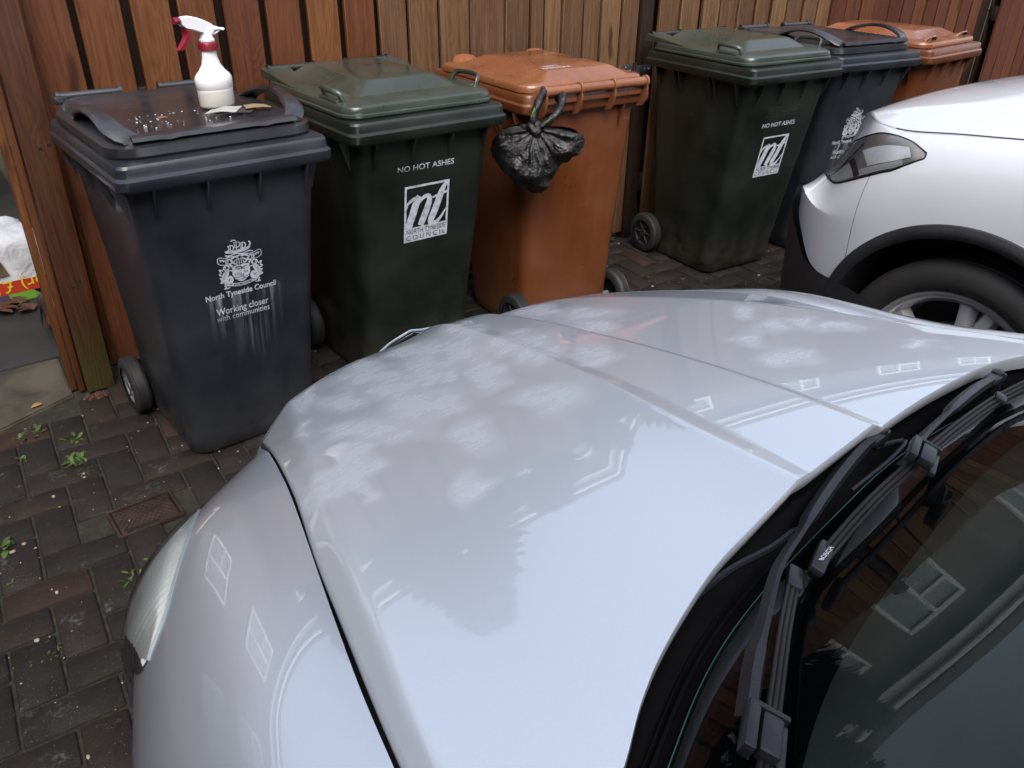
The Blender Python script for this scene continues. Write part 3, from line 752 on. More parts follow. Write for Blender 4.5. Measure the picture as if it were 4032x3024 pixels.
B1 = (.626, 2.416, .045); B2 = (1.306, 2.517, .016); B3 = (2.015, 2.552, 3.085); B4 = (3.142, 2.492, -.077); B5 = (3.76, 2.477, -.125); B6 = (4.286, 2.434, .061)
G_ = 'council wheelie bins lined up along the fence'
b1 = base_bin('wheelie_bin', 'charcoal grey bin with a white crest and a spray bottle on its lid', G_, (*B1[:2], 0), B1[2], M['grey_plastic'], M['grey_plastic_top'], False)
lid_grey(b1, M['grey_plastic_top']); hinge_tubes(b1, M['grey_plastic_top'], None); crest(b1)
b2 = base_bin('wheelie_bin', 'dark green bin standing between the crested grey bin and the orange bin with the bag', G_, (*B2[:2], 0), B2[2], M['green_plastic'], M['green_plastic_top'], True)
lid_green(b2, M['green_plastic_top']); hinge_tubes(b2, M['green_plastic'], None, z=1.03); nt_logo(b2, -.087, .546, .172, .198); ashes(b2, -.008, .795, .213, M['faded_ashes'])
b3 = base_bin('wheelie_bin', 'orange-brown bin turned handle forward with a black bag tied to its bar', G_, (*B3[:2], 0), B3[2], M['brown_plastic'], M['brown_plastic_top'], True)
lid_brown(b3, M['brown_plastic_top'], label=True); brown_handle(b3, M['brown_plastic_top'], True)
b4 = base_bin('wheelie_bin', 'dark green bin standing in front of the gate hinge, left of the white car', G_, (*B4[:2], 0), B4[2], M['green_plastic'], M['green_plastic_top'], True)
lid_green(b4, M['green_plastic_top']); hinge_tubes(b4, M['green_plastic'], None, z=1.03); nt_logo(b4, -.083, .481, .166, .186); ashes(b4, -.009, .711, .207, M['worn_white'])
bm = bmesh.new(); add_text(bm, 'SSI SCHAEFER', .030, lambda a, b: decal_f()(-.006+a, .765+b), width=.19, bold=.005)
for q in ((.757, .760), (.793, .796)): fillpoly(bm, [(-.11, q[0]), (.105, q[0]), (.105, q[1]), (-.11, q[1])], decal_f())
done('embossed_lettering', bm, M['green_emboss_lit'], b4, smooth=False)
b5 = base_bin('wheelie_bin', 'charcoal grey bin wedged between the far green bin and the far orange bin', G_, (*B5[:2], 0), B5[2], M['grey_plastic'], M['grey_plastic_top'], True)
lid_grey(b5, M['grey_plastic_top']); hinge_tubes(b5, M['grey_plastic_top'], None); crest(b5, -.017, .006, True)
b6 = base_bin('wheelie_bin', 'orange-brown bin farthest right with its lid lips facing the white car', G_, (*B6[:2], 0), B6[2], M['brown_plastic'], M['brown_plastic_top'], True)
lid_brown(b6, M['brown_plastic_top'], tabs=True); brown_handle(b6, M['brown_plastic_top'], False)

# ================================================================== things on the first bin
def spray_bottle():
    t = tag(empty('spray_bottle', (.722, 2.375, 1.0235), R(20)), 'white spray bottle with dark red trigger standing on the grey bin lid', 'spray bottle'); t.scale = (1.06, 1.0, .83)
    bm = bmesh.new(); sy = .80
    lathe(bm, [(.0001, .003), (.040, .001), (.047, .004), (.049, .010), (.0495, .06), (.0495, .062), (.0515, .064), (.0515, .092), (.050, .098), (.046, .106), (.036, .118), (.026, .136), (.021, .158), (.0195, .178), (.019, .184), (.019, .19), (.0001, .19)], 40, sy=sy)
    n = N('milky_polythene'); z = n.sep()[2]
    n.set(Base_Color=n.ramp(n.math('MULTIPLY', z, 5.0), [(.0, (.50, .49, .45)), (.272, (.54, .535, .50)), (.285, (.70, .70, .71)), (1.0, (.74, .74, .76))]), Roughness=.35, Subsurface_Weight=.25, Subsurface_Radius=(.02, .02, .02), Subsurface_Scale=.5)
    done('bottle', bm, n.m, t, ang=50)
    bm = bmesh.new(); lathe(bm, [(.022, .180), (.0235, .181), (.0235, .203), (.022, .205), (.0001, .205)], 36)
    for k in range(30):
        a = 2*math.pi*k/30; box(bm, (.0235*math.cos(a), .0235*math.sin(a), .192), (.002, .0022, .019), 0, Matrix.Rotation(a, 3, 'Z'))
    done('collar', bm, M['red_plastic'], t)
    bm = bmesh.new(); lathe(bm, [(.019, .2055), (.020, .207), (.020, .213), (.017, .216), (.0155, .226), (.015, .236), (.012, .242), (.0001, .245)], 24)
    # head: shroud swept from the nozzle back to the tail lever
    prof = [(-.072, .266, .283), (-.062, .254, .2865), (-.045, .249, .287), (-.025, .240, .281), (-.005, .232, .272), (.012, .228, .262), (.024, .238, .253), (.034, .240, .248), (.05, .236, .243), (.056, .237, .2425)]
    L = []
    for x, a, b in prof:
        wv = .0115 if x < .02 else .006
        L.append([Vector((x, -wv, a)), Vector((x, -wv, b-.004)), Vector((x, -wv*.6, b)), Vector((x, wv*.6, b)), Vector((x, wv, b-.004)), Vector((x, wv, a))])
    loft(bm, L, True, True)
    tube(bm, curve_pts([(.020, 0, .226), (.030, 0, .229), (.042, 0, .236)], 8), .0035, 8)
    done('spray_head', bm, M['white_plastic'], t, ang=40)
    bm = bmesh.new(); lathe(bm, [(.0001, -.088), (.0095, -.088), (.0105, -.086), (.0105, -.073), (.0085, -.070), (.0001, -.070)], 8, 'X', (0, 0, .2755)); done('nozzle', bm, M['red_plastic'], t)
    bm = bmesh.new(); L = []
    for x, z, wv in ((-.060, .256, .010), (-.056, .240, .010), (-.060, .226, .009), (-.069, .212, .009), (-.079, .199, .008), (-.087, .191, .007)):
        L.append([Vector((x-.004, -wv, z)), Vector((x+.006, -wv*.9, z-.003)), Vector((x+.006, wv*.9, z-.003)), Vector((x-.004, wv, z))])
    loft(bm, L, True, True); done('trigger', bm, M['red_plastic'], t, ang=50)
spray_bottle()
def paper(name, label, cat, pts, z, mat, fold=0.0, th=.0012, seg=10):
    bm = bmesh.new()
    (ax, ay), (bx, by), (cx, cy), (dx, dy) = pts
    top, bot = [], []
    for i in range(seg+1):
        r_, s_ = [], []
        for j in range(seg+1):
            u, v = i/seg, j/seg
            x = lerp(lerp(ax, bx, u), lerp(dx, cx, u), v); y = lerp(lerp(ay, by, u), lerp(dy, cy, u), v)
            h = z+fold*(math.sin(math.pi*u)**2*.6+.4*abs(noise.noise(Vector((x*30, y*30, z*9)))))+.001
            r_.append((x, y, h+th)); s_.append((x, y, h))
        top.append(r_); bot.append(s_)
    a = grid(bm, top); b = grid(bm, bot)
    rim = lambda g: g[0]+[r_[-1] for r_ in g[1:]]+list(reversed(g[-1][:-1]))+[r_[0] for r_ in reversed(g[1:-1])]
    ra, rb = rim(a), rim(b)
    for i in range(len(ra)): bm.faces.new((ra[i], ra[(i+1) % len(ra)], rb[(i+1) % len(ra)], rb[i]))
    return tag(done(name, bm, mat, ang=60), label, cat)
pm = N('wet_and_dry_grey'); pm.set(Base_Color=pm.ramp(pm.noise(30, 4), [(.4, (.30, .30, .27)), (.6, (.38, .38, .35))]), Roughness=.5)
pd = simple('abrasive_black', (.03, .03, .03), .55, bumpy=.4)
bk = N('backing_tan'); bk.set(Base_Color=bk.ramp(bk.noise(140, 3, .7, (1, 3, 1)), [(.45, (.26, .19, .11)), (.6, (.15, .10, .06))]), Roughness=.8)
zl = 1.0225
tq = tag(empty('sandpaper', (0, 0, 0)), 'folded grey and black wet sandpaper in front of the spray bottle', 'sandpaper')
for nm, pts, z, mt, fd in (('grey_face', [(.652, 2.268), (.728, 2.243), (.770, 2.312), (.680, 2.306)], zl+.006, pm.m, .006), ('black_fold', [(.660, 2.258), (.770, 2.244), (.800, 2.288), (.722, 2.31)], zl+.001, pd, .004)):
    o = paper(nm, None, None, pts, z, mt, fd); o.parent = tq
paper('sandpaper', 'tan printed backing of a sandpaper sheet lying right of the grey folded piece', 'sandpaper', [(.765, 2.268), (.832, 2.252), (.828, 2.30), (.775, 2.318)], zl+.007, bk.m, .003)
paper('cardboard_scrap', 'small tan scrap of cardboard on the grey lid left of the bottle', 'scrap', [(.541, 2.312), (.566, 2.314), (.563, 2.332), (.543, 2.334)], zl-.0025, simple('tan_card', (.20, .10, .04), .8), .002, seg=4)
bm = bmesh.new()
for k in range(90):
    a = random.uniform(0, 6.28); r_ = random.choice((random.uniform(.05, .17), random.gauss(.12, .02)))
    x, y = .60+r_*1.25*math.cos(a), 2.30+r_*.62*math.sin(a)
    if not (.47 < x < .78 and 2.2 < y < 2.42): continue
    s_ = random.choice((.0010, .0013, .0018, .0026))
    lathe(bm, [(s_, 0), (s_*.8, s_*.45), (s_*.3, s_*.65), (.00003, s_*.7)], 8, c=(x, y, 1.0203))
tag(done('foam_spots', bm, M['decal_white']), 'white dried foam droplets spattered over the grey bin lid', 'droplets', kind='stuff')

# ================================================================== black bag tied to the orange bin's bar
def bag():
    n = N('bag_film'); h = n.noise(16, 5, .65, None, 1.2); h2 = n.noise(45, 4, .6, None, .8)
    n.set(Base_Color=(.010, .010, .011), Roughness=.24, Specular_IOR_Level=.5)
    n.bump(n.math('ADD', h, n.math('MULTIPLY', h2, .4)), 1.0, .014)
    t = tag(empty('plastic_bag', (1.701, 2.163, .882), R(-38)), 'black plastic bag with green ties knotted round the orange bin handle', 'plastic bag'); t.scale = (1.085, 1.085, 1.085)
    # local x = right in view, y = away, z = up
    ang = [-190, -178, -165, -152, -138, -118, -98, -84, -70, -56, -40, -24, -12, -2, 6]
    rad = [.05, .09, .13, .155, .15, .165, .195, .195, .165, .14, .145, .155, .152, .12, .05]
    nt_, nr = 130, 34
    def pt(i, j, side):
        a = lerp(ang[0], ang[-1], i/nt_); q = j/nr
        ro = interp(a, ang, rad)*(1+.05*noise.noise(Vector((i*.13, side*3, 0)))+.025*noise.noise(Vector((i*.5, side*3, 2))))
        r_ = .012+(ro-.012)*q; aa = a+9*noise.noise(Vector((a*.05, q*2.2, side)))*q
        x, z = r_*math.cos(R(aa)), r_*math.sin(R(aa))
        amp = .5+.9*abs(noise.noise(Vector((a*.045, 7, side))))
        pl = .011*q**.55*(1-.55*q)*amp*(math.sin(a*.16+2.2*math.sin(a*.045)+side)+.6*math.sin(a*.33+3*noise.noise(Vector((a*.03, q*3, 1)))))
        y = side*(.008+.044*math.sin(math.pi*min(1, q*.97))**.8*(1-.55*abs(a+98)/105))+pl
        y += .030*noise.noise(Vector((x*11, z*11, side*5)))*q+.013*noise.noise(Vector((x*28, z*28, side*5+9)))*q**.5
        x += .010*noise.noise(Vector((x*16+3, z*16, side)))*q; z += .010*noise.noise(Vector((x*16, z*16+8, side)))*q
        return Vector((x, y-.01, z))
    bm = bmesh.new()
    grid(bm, [[pt(i, j, -1) for j in range(nr+1)] for i in range(nt_+1)]); grid(bm, [[pt(i, j, 1) for j in range(nr+1)] for i in range(nt_+1)])
    # stitch the lower hem only at the two ends so that the mouth stays open
    done('bag_skirt', bm, n.m, t, ang=180)
    bm = bmesh.new()
    bmesh.ops.create_icosphere(bm, subdivisions=3, radius=.026)
    for v in bm.verts:
        v.co *= 1+.30*noise.noise(v.co*55); v.co.z *= 1.15; v.co.y -= .012
    done('knot', bm, n.m, t, ang=180)
    bm = bmesh.new(); bg_ = bmesh.new()
    for pp, wv in (([(.0, -.012, .004), (-.006, -.014, .034), (.004, -.002, .066), (.016, .035, .090), (.030, .085, .090), (.036, .11, .07) ], .018), ([(.004, -.010, .002), (.032, -.014, .020), (.060, .0, .040), (.078, .030, .062), (.082, .08, .085), (.07, .11, .075)], .016)):
        pth = curve_pts(pp, 22)
        rd = [wv*(.95+.10*math.sin(k*.9)+.06*math.sin(k*2.3)) for k in range(23)]
        tube(bm, pth, rd, 14, flat=.7)
        pg = [(p[0]-.007, p[1]-wv*.9, p[2]) for p in pth[4:15]]
        tube(bg_, pg[:8], .0030, 6, flat=.4)
    done('tie_handles', bm, n.m, t, ang=180)
    done('green_tie_stripe', bg_, simple('green_film', (.06, .17, .015), .35), t)
bag()
# ================================================================== car shells
def idx_curve(pts):
    xs = list(range(len(pts))); dim = len(pts[0]); cols = [[p[k] for p in pts] for k in range(dim)]
    return lambda t: tuple(interp(t, xs, c) for c in cols)
class Shell:
    """upper body: hood height field H, rolled over from inner curve I to outline O with drop S, then down the side"""
    def __init__(s, H, I, O, S, zlow, tuck=.05, n=2.3):
        s.nn = idx_curve([(q,) for q in (n if isinstance(n, list) else [n]*len(I))])
        s.H, s.I, s.O, s.S = H, idx_curve(I), idx_curve(O), idx_curve([(v,) for v in S]); s.zlow, s.tuck, s.N = zlow, tuck, len(I)-1
    def zi(s, t): i = s.I(t); return s.H(*i)
    def P(s, t, th):
        """th 0..1 over the shoulder, 1..2 down the side"""
        i, o, S = s.I(t), s.O(t), s.S(t)[0]; z0 = s.H(*i)
        if th <= 1:
            a = th*math.pi/2; e = 2/s.nn(t)[0]; q = math.sin(a)**e; d = 1-math.cos(a)**e if th < 1 else 1
            return Vector((lerp(i[0], o[0], q), lerp(i[1], o[1], q), z0-S*d))
        k = th-1; z = lerp(z0-S, s.zlow, k); L = math.hypot(o[0]-i[0], o[1]-i[1]) or 1
        tk = s.tuck*k**1.8
        return Vector((o[0]-(o[0]-i[0])/L*tk, o[1]-(o[1]-i[1])/L*tk, z))
    def nrm(s, t, th):
        e = .02; a = s.P(t+e, th)-s.P(t-e, th); b = s.P(t, min(2, th+e))-s.P(t, max(0, th-e))
        return a.cross(b).normalized()
    def off(s, t, th, d): return s.P(t, th)+s.nrm(t, th)*d
    def th_at(s, t, zf):
        a, b = 0.0, 2.0
        for _ in range(26):
            m_ = (a+b)/2; p = s.P(t, m_)
            if p.z > zf(p.y): a = m_
            else: b = m_
        return (a+b)/2
    def trimmed(s, name, mat, parent, t0, t1, zf, nt_=200, n=60, edge=.03, lower=False):
        bm = bmesh.new(); rows = []
        for i in range(nt_+1):
            t = lerp(t0, t1, i/nt_); e = s.th_at(t, zf)
            if lower: rows.append([s.P(t, max(.9, lerp(e, 2, j/n))) for j in range(n+1)])
            else: rows.append([s.P(t, 0)+Vector((0, 0, -edge))]+[s.P(t, e*j/n) for j in range(n+1)]+[s.P(t, e)+(s.P(t, 0)-s.P(t, e)).normalized()*.0+Vector(((3.08-s.P(t, e).x)*.012, 0, .004))])
        grid(bm, rows); return done(name, bm, mat, parent, ang=40)
    def panel(s, name, mat, parent, t0, t1, nt_=60, n1=16, n2=10, skip=None, edge=.03):
        bm = bmesh.new(); rows = []
        for i in range(nt_+1):
            t = lerp(t0, t1, i/nt_); p0 = s.P(t, 0)
            r_ = [p0+Vector((0, 0, -edge))]+[s.P(t, j/n1) for j in range(n1+1)]+[s.P(t, 1+j/n2) for j in range(1, n2+1)]
            rows.append(r_)
        grid(bm, rows)
        if skip:
            bmesh.ops.delete(bm, geom=[f for f in bm.faces if skip(f.calc_center_median())], context='FACES')
        return done(name, bm, mat, parent, ang=40)
def coons(Lf, Rt, Re, Fr, H, nu, nv, edge=.02):
    l, r = curve_pts(Lf, nv), curve_pts(Rt, nv); a, b = curve_pts(Re, nu), curve_pts(Fr, nu); rows = []
    for j in range(nv+1):
        v = j/nv; row = []
        for i in range(nu+1):
            u = i/nu
            q = [(1-u)*l[j][k]+u*r[j][k]+(1-v)*a[i][k]+v*b[i][k]-((1-u)*(1-v)*l[0][k]+u*(1-v)*r[0][k]+(1-u)*v*l[-1][k]+u*v*r[-1][k]) for k in (0, 1)]
            row.append(Vector((q[0], q[1], H(*q))))
        rows.append(row)
    return rows
def hood_mesh(rows, skirt=.022):
    bm = bmesh.new(); g = grid(bm, rows)
    rim = g[0]+[r_[-1] for r_ in g[1:]]+list(reversed(g[-1][:-1]))+[r_[0] for r_ in reversed(g[1:-1])]
    cen = Vector((sum(v.co.x for v in rim)/len(rim), sum(v.co.y for v in rim)/len(rim), 0))
    def lower(d, ins):
        out = []
        for v in rim:
            k = (cen-v.co); k.z = 0; k.normalize(); out.append(bm.verts.new(v.co+k*ins+Vector((0, 0, -d))))
        return out
    lo = lower(.004, -.0025); l2 = lower(skirt, .004)
    n = len(rim)
    for A, B in ((rim, lo), (lo, l2)):
        for i in range(n): bm.faces.new((A[i], A[(i+1) % n], B[(i+1) % n], B[i]))
    return bm
def arch_band(name, mat, parent, shell, cy, cz, r0, r1, near, proud=.012, a0=-25, a1=205, n=64):
    """wheel-arch lip following the body side; near = the -x side"""
    bm = bmesh.new(); rows = []
    def side_x(y, z):
        best = None
        t0, t1 = (0, shell.N/2) if near else (shell.N/2, shell.N)
        # bisect t for y on the outline, then th for z
        lo, hi = (t0, t1) if near else (t1, t0)
        for _ in range(30):
            md = (lo+hi)/2
            if shell.O(md)[1] < y: lo = md
            else: hi = md
        t = (lo+hi)/2; a, b = .0, 2.0
        for _ in range(30):
            md = (a+b)/2
            if shell.P(t, md).z > z: a = md
            else: b = md
        return shell.P(t, (a+b)/2).x
    sg = -1 if near else 1
    for i in range(n+1):
        a = R(lerp(a0, a1, i/n)); row = []
        for r_, d in ((r1, -.012), (r1-.002, proud*.7), (r1-.012, proud), (lerp(r0, r1, .5), proud*1.1), (r0+.008, proud), (r0, proud*.5), (r0-.004, -.05), (r0-.004, -.16)):
            y, z = cy+r_*math.cos(a), cz+r_*math.sin(a)
            row.append(Vector((side_x(cy+max(r_, r0)*math.cos(a), cz+max(r_, r0)*math.sin(a))+sg*d, y, z)))
        rows.append(row)
    grid(bm, rows); return done(name, bm, mat, parent, ang=45)
def road_wheel(parent, c, Rt, Rr, wd, near, spokes=5, tw=.0):
    h = empty('wheel', c, parent=parent); s = -1 if near else 1
    bm = bmesh.new()
    pr = [(Rr, -.01), (Rr+.008, wd*.40), (Rr+.02, wd*.49), (Rr+.045, wd*.52), (Rt-.03, wd*.51), (Rt-.014, wd*.47), (Rt-.004, wd*.42)]
    for k in range(-3, 4): pr += [(Rt, -k*.024+.007), (Rt, -k*.024-.007), (Rt-.006, -k*.024-.008), (Rt-.006, -k*.024-.014)]
    pr += [(Rt-.01, -wd*.45), (Rr+.04, -wd*.5), (Rr, -wd*.4)]
    lathe(bm, [(r_, s*x) for r_, x in pr], 72, 'X'); done('tyre', bm, M['tyre'], h, ang=45)
    bm = bmesh.new()
    lathe(bm, [(Rr+.002, s*wd*.44), (Rr+.010, s*wd*.455), (Rr+.012, s*wd*.43), (Rr-.006, s*wd*.42), (Rr-.022, s*wd*.33), (Rr-.03, -s*wd*.4)], 72, 'X')
    for k in range(spokes):
        a0 = 2*math.pi*k/spokes+tw
        for side in (-1, 1):
            P = []
            for q in range(9):
                u = q/8; rad = lerp(.03, Rr-.012, u); wdt = lerp(.020, .030, u**2)
                a = a0+side*lerp(.10, .16, u)
                x = s*wd*lerp(.40, .33, abs(u-.5)*2)
                cx, cz = rad*math.cos(a), rad*math.sin(a); tx, tz = -math.sin(a), math.cos(a)
                P.append([Vector((x-s*.03, cx-tx*wdt, cz-tz*wdt)), Vector((x, cx-tx*wdt*.55, cz-tz*wdt*.55)), Vector((x+s*.004, cx+tx*wdt*.2*0, cz)), Vector((x, cx+tx*wdt*.55, cz+tz*wdt*.55)), Vector((x-s*.03, cx+tx*wdt, cz+tz*wdt))])
            loft(bm, P, True, True)
    lathe(bm, [(.07, s*wd*.33), (.066, s*wd*.40), (.03, s*wd*.415), (.0001, s*wd*.42)], 32, 'X')
    done('rim', bm, M['alloy'], h, ang=40)
    bm = bmesh.new(); lathe(bm, [(.0001, s*wd*.02), (.15, s*wd*.02), (.15, s*wd*.06), (.0001, s*wd*.06)], 40, 'X'); done('brake_disc', bm, M['dark_alloy'], h)
    bm = bmesh.new(); lathe(bm, [(Rr, -s*wd*.35), (.0001, -s*wd*.35)], 40, 'X'); done('wheel_back', bm, M['cladding'], h)
M['tyre'] = simple('tyre', (.016, .015, .015), .68, bumpy=.3, bscale=60, var=.2)

# ================================================================== silver car
KY = [-.4, .2, .34, .5, .7, .9, 1.05, 1.2, 1.25, 1.3, 1.36, 1.44]; KZ = [1.06, 1.012, .995, .967, .922, .87, .829, .781, .760, .733, .69, .61]
AXc = ([.15, .335, .451, .605, .82, 1.018, 1.176, 1.3], [.155, .177, .200, .234, .287, .341, .387, .43])
BXc = ([.2, .333, .412, .491, .678, 1.006, 1.25, 1.4], [.59, .608, .618, .629, .664, .718, .752, .77])
CXc = ([.2, .358, .435, .515, .763, 1.029, 1.25, 1.4], [.785, .805, .815, .826, .851, .872, .884, .89])
def H1(x, y):
    w_ = (x-.72)/.58; fr = sstep(.50, .92, y); z = interp(y, KY, KZ)-(.042 if x < .72 else lerp(.036, .006, fr))*w_*w_-(.07*sstep(.85, 1.3, y)*w_*w_ if x < .72 else 0)
    xa = interp(y, *AXc); xd = 1.44-xa
    for d, kk in ((xa-x, .62), (x-xd, lerp(.40, .12, fr))):
        k = d+.010
        if k > 0: z -= kk*(k*k/.032 if k < .016 else k-.008)
    xb, xc_ = interp(y, *BXc), interp(y, *CXc)
    up_ = max(0, min(1, (x-(xb-.11))/.11)); dn_ = 1-sstep(xc_-.034, xc_, x)
    z += (.019*up_**2-.16*max(0, min(x-xb, .028)))*dn_
    return z
I1 = [(.09, -.25), (.122, .135), (.156, .365), (.189, .528), (.252, .796), (.278, .917), (.302, 1.035), (.319, 1.128), (.382, 1.176), (.505, 1.248), (.73, 1.354), (.94, 1.337), (1.10, 1.240), (1.19, 1.108), (1.218, 1.03), (1.243, .917), (1.266, .75), (1.281, .56), (1.296, .365), (1.306, .25), (1.33, -.25)]
O1 = [(-.11, -.25), (-.10, .10), (-.075, .36), (-.045, .56), (.015, .84), (.048, .97), (.13, 1.09), (.25, 1.160), (.345, 1.21), (.485, 1.287), (.73, 1.392), (.98, 1.372), (1.165, 1.285), (1.29, 1.17), (1.375, 1.10), (1.465, .97), (1.50, .84), (1.535, .56), (1.55, .36), (1.56, .10), (1.56, -.25)]
S1 = [.36, .35, .35, .34, .31, .29, .27, .25, .22, .20, .19, .20, .22, .25, .27, .29, .31, .34, .35, .35, .36]
NN1 = [2.3, 2.3, 2.3, 2.3, 2.2, 1.9, 1.5, 1.15, 1.1, 1.2, 1.4, 1.2, 1.1, 1.15, 1.5, 1.9, 2.2, 2.3, 2.3, 2.3, 2.3]
sh1 = Shell(H1, I1, O1, S1, .20, .07, NN1)
EX = [-.1, 0, .15, .305, .374, .437, .518, .635, .774, .888, .983, 1.1, 1.25, 1.4, 1.55]; EY = [-.05, .04, .135, .213, .246, .268, .287, .307, .326, .330, .325, .312, .27, .2, .1]
def G1(x, y):
    d = interp(x, EX, EY)-y; return .965+.58*d-.12*d*d
# spots on the bonnet where the lacquer has been flatted dull by hand (centre and two half-axes, in metres)
SCUFFS = [(0.618, 0.897, 0.016, -0.03, -0.05, -0.073), (0.475, 0.718, 0.019, -0.026, -0.03, -0.043), (0.4, 0.601, 0.014, -0.019, -0.022, -0.031), (0.603, 0.722, 0.024, -0.047, -0.027, -0.034), (0.512, 0.851, 0.022, -0.036, -0.032, -0.053), (0.475, 0.884, 0.024, -0.042, -0.042, -0.074), (0.4, 0.864, 0.042, -0.07, -0.018, -0.035), (0.352, 0.803, 0.015, -0.024, -0.024, -0.05), (0.282, 0.761, 0.014, -0.02, -0.018, -0.039), (0.435, 1.039, 0.024, -0.047, -0.02, -0.046), (0.52, 1.089, 0.032, -0.072, -0.038, -0.074), (0.603, 1.048, 0.026, -0.057, -0.042, -0.072), (0.669, 1.054, 0.018, -0.058, -0.041, -0.062), (0.736, 1.137, 0.016, -0.05, -0.036, -0.057), (0.729, 0.959, 0.034, -0.057, -0.047, -0.062), (0.696, 0.944, 0.007, -0.024, -0.018, -0.023), (0.738, 0.787, 0.019, -0.028, -0.034, -0.036), (0.706, 0.869, 0.022, -0.039, -0.036, -0.045), (0.935, 1.18, 0.016, -0.078, -0.054, -0.069), (0.949, 1.034, 0.026, -0.063, -0.043, -0.049), (0.887, 0.944, 0.019, -0.036, -0.036, -0.041), (0.34, 0.977, 0.009, -0.016, -0.015, -0.036), (0.505, 0.995, 0.028, -0.05, -0.028, -0.051), (0.553, 0.987, 0.016, -0.031, -0.026, -0.043), (0.313, 0.758, 0.018, -0.027, -0.014, -0.03), (0.309, 0.692, 0.009, -0.012, -0.007, -0.014), (0.585, 0.955, 0.012, -0.023, -0.016, -0.026), (0.451, 0.577, 0.008, -0.009, -0.005, -0.007), (0.652, 1.13, 0.019, -0.055, -0.031, -0.053), (0.548, 1.195, 0.016, -0.051, -0.027, -0.057), (0.628, 1.173, 0.016, -0.049, -0.031, -0.057), (1.101, 0.662, 0.014, -0.014, -0.035, -0.024), (1.114, 0.614, 0.027, -0.026, -0.031, -0.019), (0.933, 0.576, 0.028, -0.032, -0.032, -0.023), (0.971, 0.666, 0.019, -0.026, -0.038, -0.028), (1.106, 0.477, 0.015, -0.014, -0.024, -0.014), (1.051, 0.683, 0.018, -0.02, -0.034, -0.024), (1.093, 0.778, 0.012, -0.016, -0.036, -0.028)]
def silver_car():
    t = tag(empty('parked_car', (0, 0, 0)), 'silver hatchback in the foreground with dull rubbed patches on its bonnet', 'car')
    Lf = [(.128, .135), (.145, .25), (.162, .365), (.195, .528), (.221, .648), (.258, .796), (.284, .917), (.308, 1.035), (.324, 1.125)]
    Rt = [(1.30, .25), (1.29, .365), (1.275, .56), (1.26, .75), (1.237, .917), (1.212, 1.03), (1.184, 1.105)]
    Re = [(.128, .135), (.2, .185), (.273, .227), (.314, .254), (.358, .277), (.419, .301), (.48, .320), (.55, .332), (.621, .339), (.713, .349), (.811, .36), (.904, .368), (1.016, .372), (1.098, .370), (1.195, .345), (1.30, .25)]
    Fr = [(.324, 1.125), (.385, 1.172), (.508, 1.244), (.61, 1.298), (.73, 1.348), (.86, 1.350), (.98, 1.312), (1.10, 1.230), (1.184, 1.105)]
    bm = hood_mesh(coons(Lf, Rt, Re, Fr, H1, 260, 170))
    bon = done('bonnet', bm, M['silver'], t, ang=60)
    at = bon.data.attributes.new('rubbed', 'FLOAT', 'POINT'); vals = []
    for v in bon.data.vertices:
        x, y = v.co.x, v.co.y; m_ = 0.0; nv = Vector((x*17, y*22, 0)); nw = Vector((x*45, y*60, 4))
        x += .022*noise.noise(nv)+.007*noise.noise(nw); y += .026*noise.noise(nv+Vector((9, 3, 5)))+.008*noise.noise(nw+Vector((5, 8, 2)))
        for (bx, by, ax, ay, cx, cy) in SCUFFS:
            dx, dy = x-bx, y-by
            if dx*dx+dy*dy > .02: continue
            det = ax*cy-ay*cx; s_ = (dx*cy-dy*cx)/det; u_ = (ax*dy-ay*dx)/det; q = (s_*s_+u_*u_)
            m_ = max(m_, math.exp(-.55*q**1.5))
        vals.append(m_)
    at.data.foreach_set('value', vals)
    bm = bmesh.new()
    grid(bm, [[Vector((p.x, p.y, p.z-.06)) for p in r_] for r_ in coons([(x-.03, y) for x, y in Lf], [(x+.03, y) for x, y in Rt], [(x, y-.02) for x, y in Re], [(x, y+.03) for x, y in Fr], H1, 20, 20)])
    done('engine_bay_shade', bm, M['cladding'], t)  # black sheet added so the shut gaps look dark inside
    wc_y, wc_z = .50, .31
    sk = lambda c: (c.y-wc_y)**2+(c.z-wc_z)**2 < .355**2 and c.z < .8
    for nm, a, b, n_ in (('front_wing', 0, 7.45, 110), ('front_bumper', 7.45, 12.55, 90), ('front_wing', 12.55, 20, 110)):
        sh1.panel(nm, M['silver_side'], t, a, b, n_, 26, 16, sk if nm == 'front_wing' else None)
    for near in (True, False):
        arch_band('arch_lip', M['silver_side'], t, sh1, wc_y, wc_z, .34, .362, near, .002)
        bm = bmesh.new(); lathe(bm, [(.345, -.01 if near else 1.47), (.345, .28 if near else 1.2), (.0001, .28 if near else 1.2)], 40, 'X', (0, wc_y, wc_z)); done('wheel_arch_liner', bm, M['cladding'], t)
        road_wheel(t, (.0 if near else 1.46, wc_y, wc_z), .31, .2, .19, near)
    # grille with a chrome surround tucked under the bonnet lip
    bm = bmesh.new(); P = []
    gp = curve_pts([(.52, 1.285), (.56, 1.315), (.64, 1.362), (.72, 1.402), (.84, 1.392), (.94, 1.355), (1.0, 1.318)], 40)
    top = [Vector((x, y, H1(x, min(y, 1.352))-.018)) for x, y in gp]
    tube(bm, top, .0035, 8); done('grille_surround', bm, M['chrome'], t)
    bm = bmesh.new(); grid(bm, [[p+Vector((0, -.010+dy, dz)) for p in top] for dy, dz in ((-.03, .006), (0, 0), (.008, -.05), (.02, -.12))]); done('grille', bm, M['gloss_black'], t)
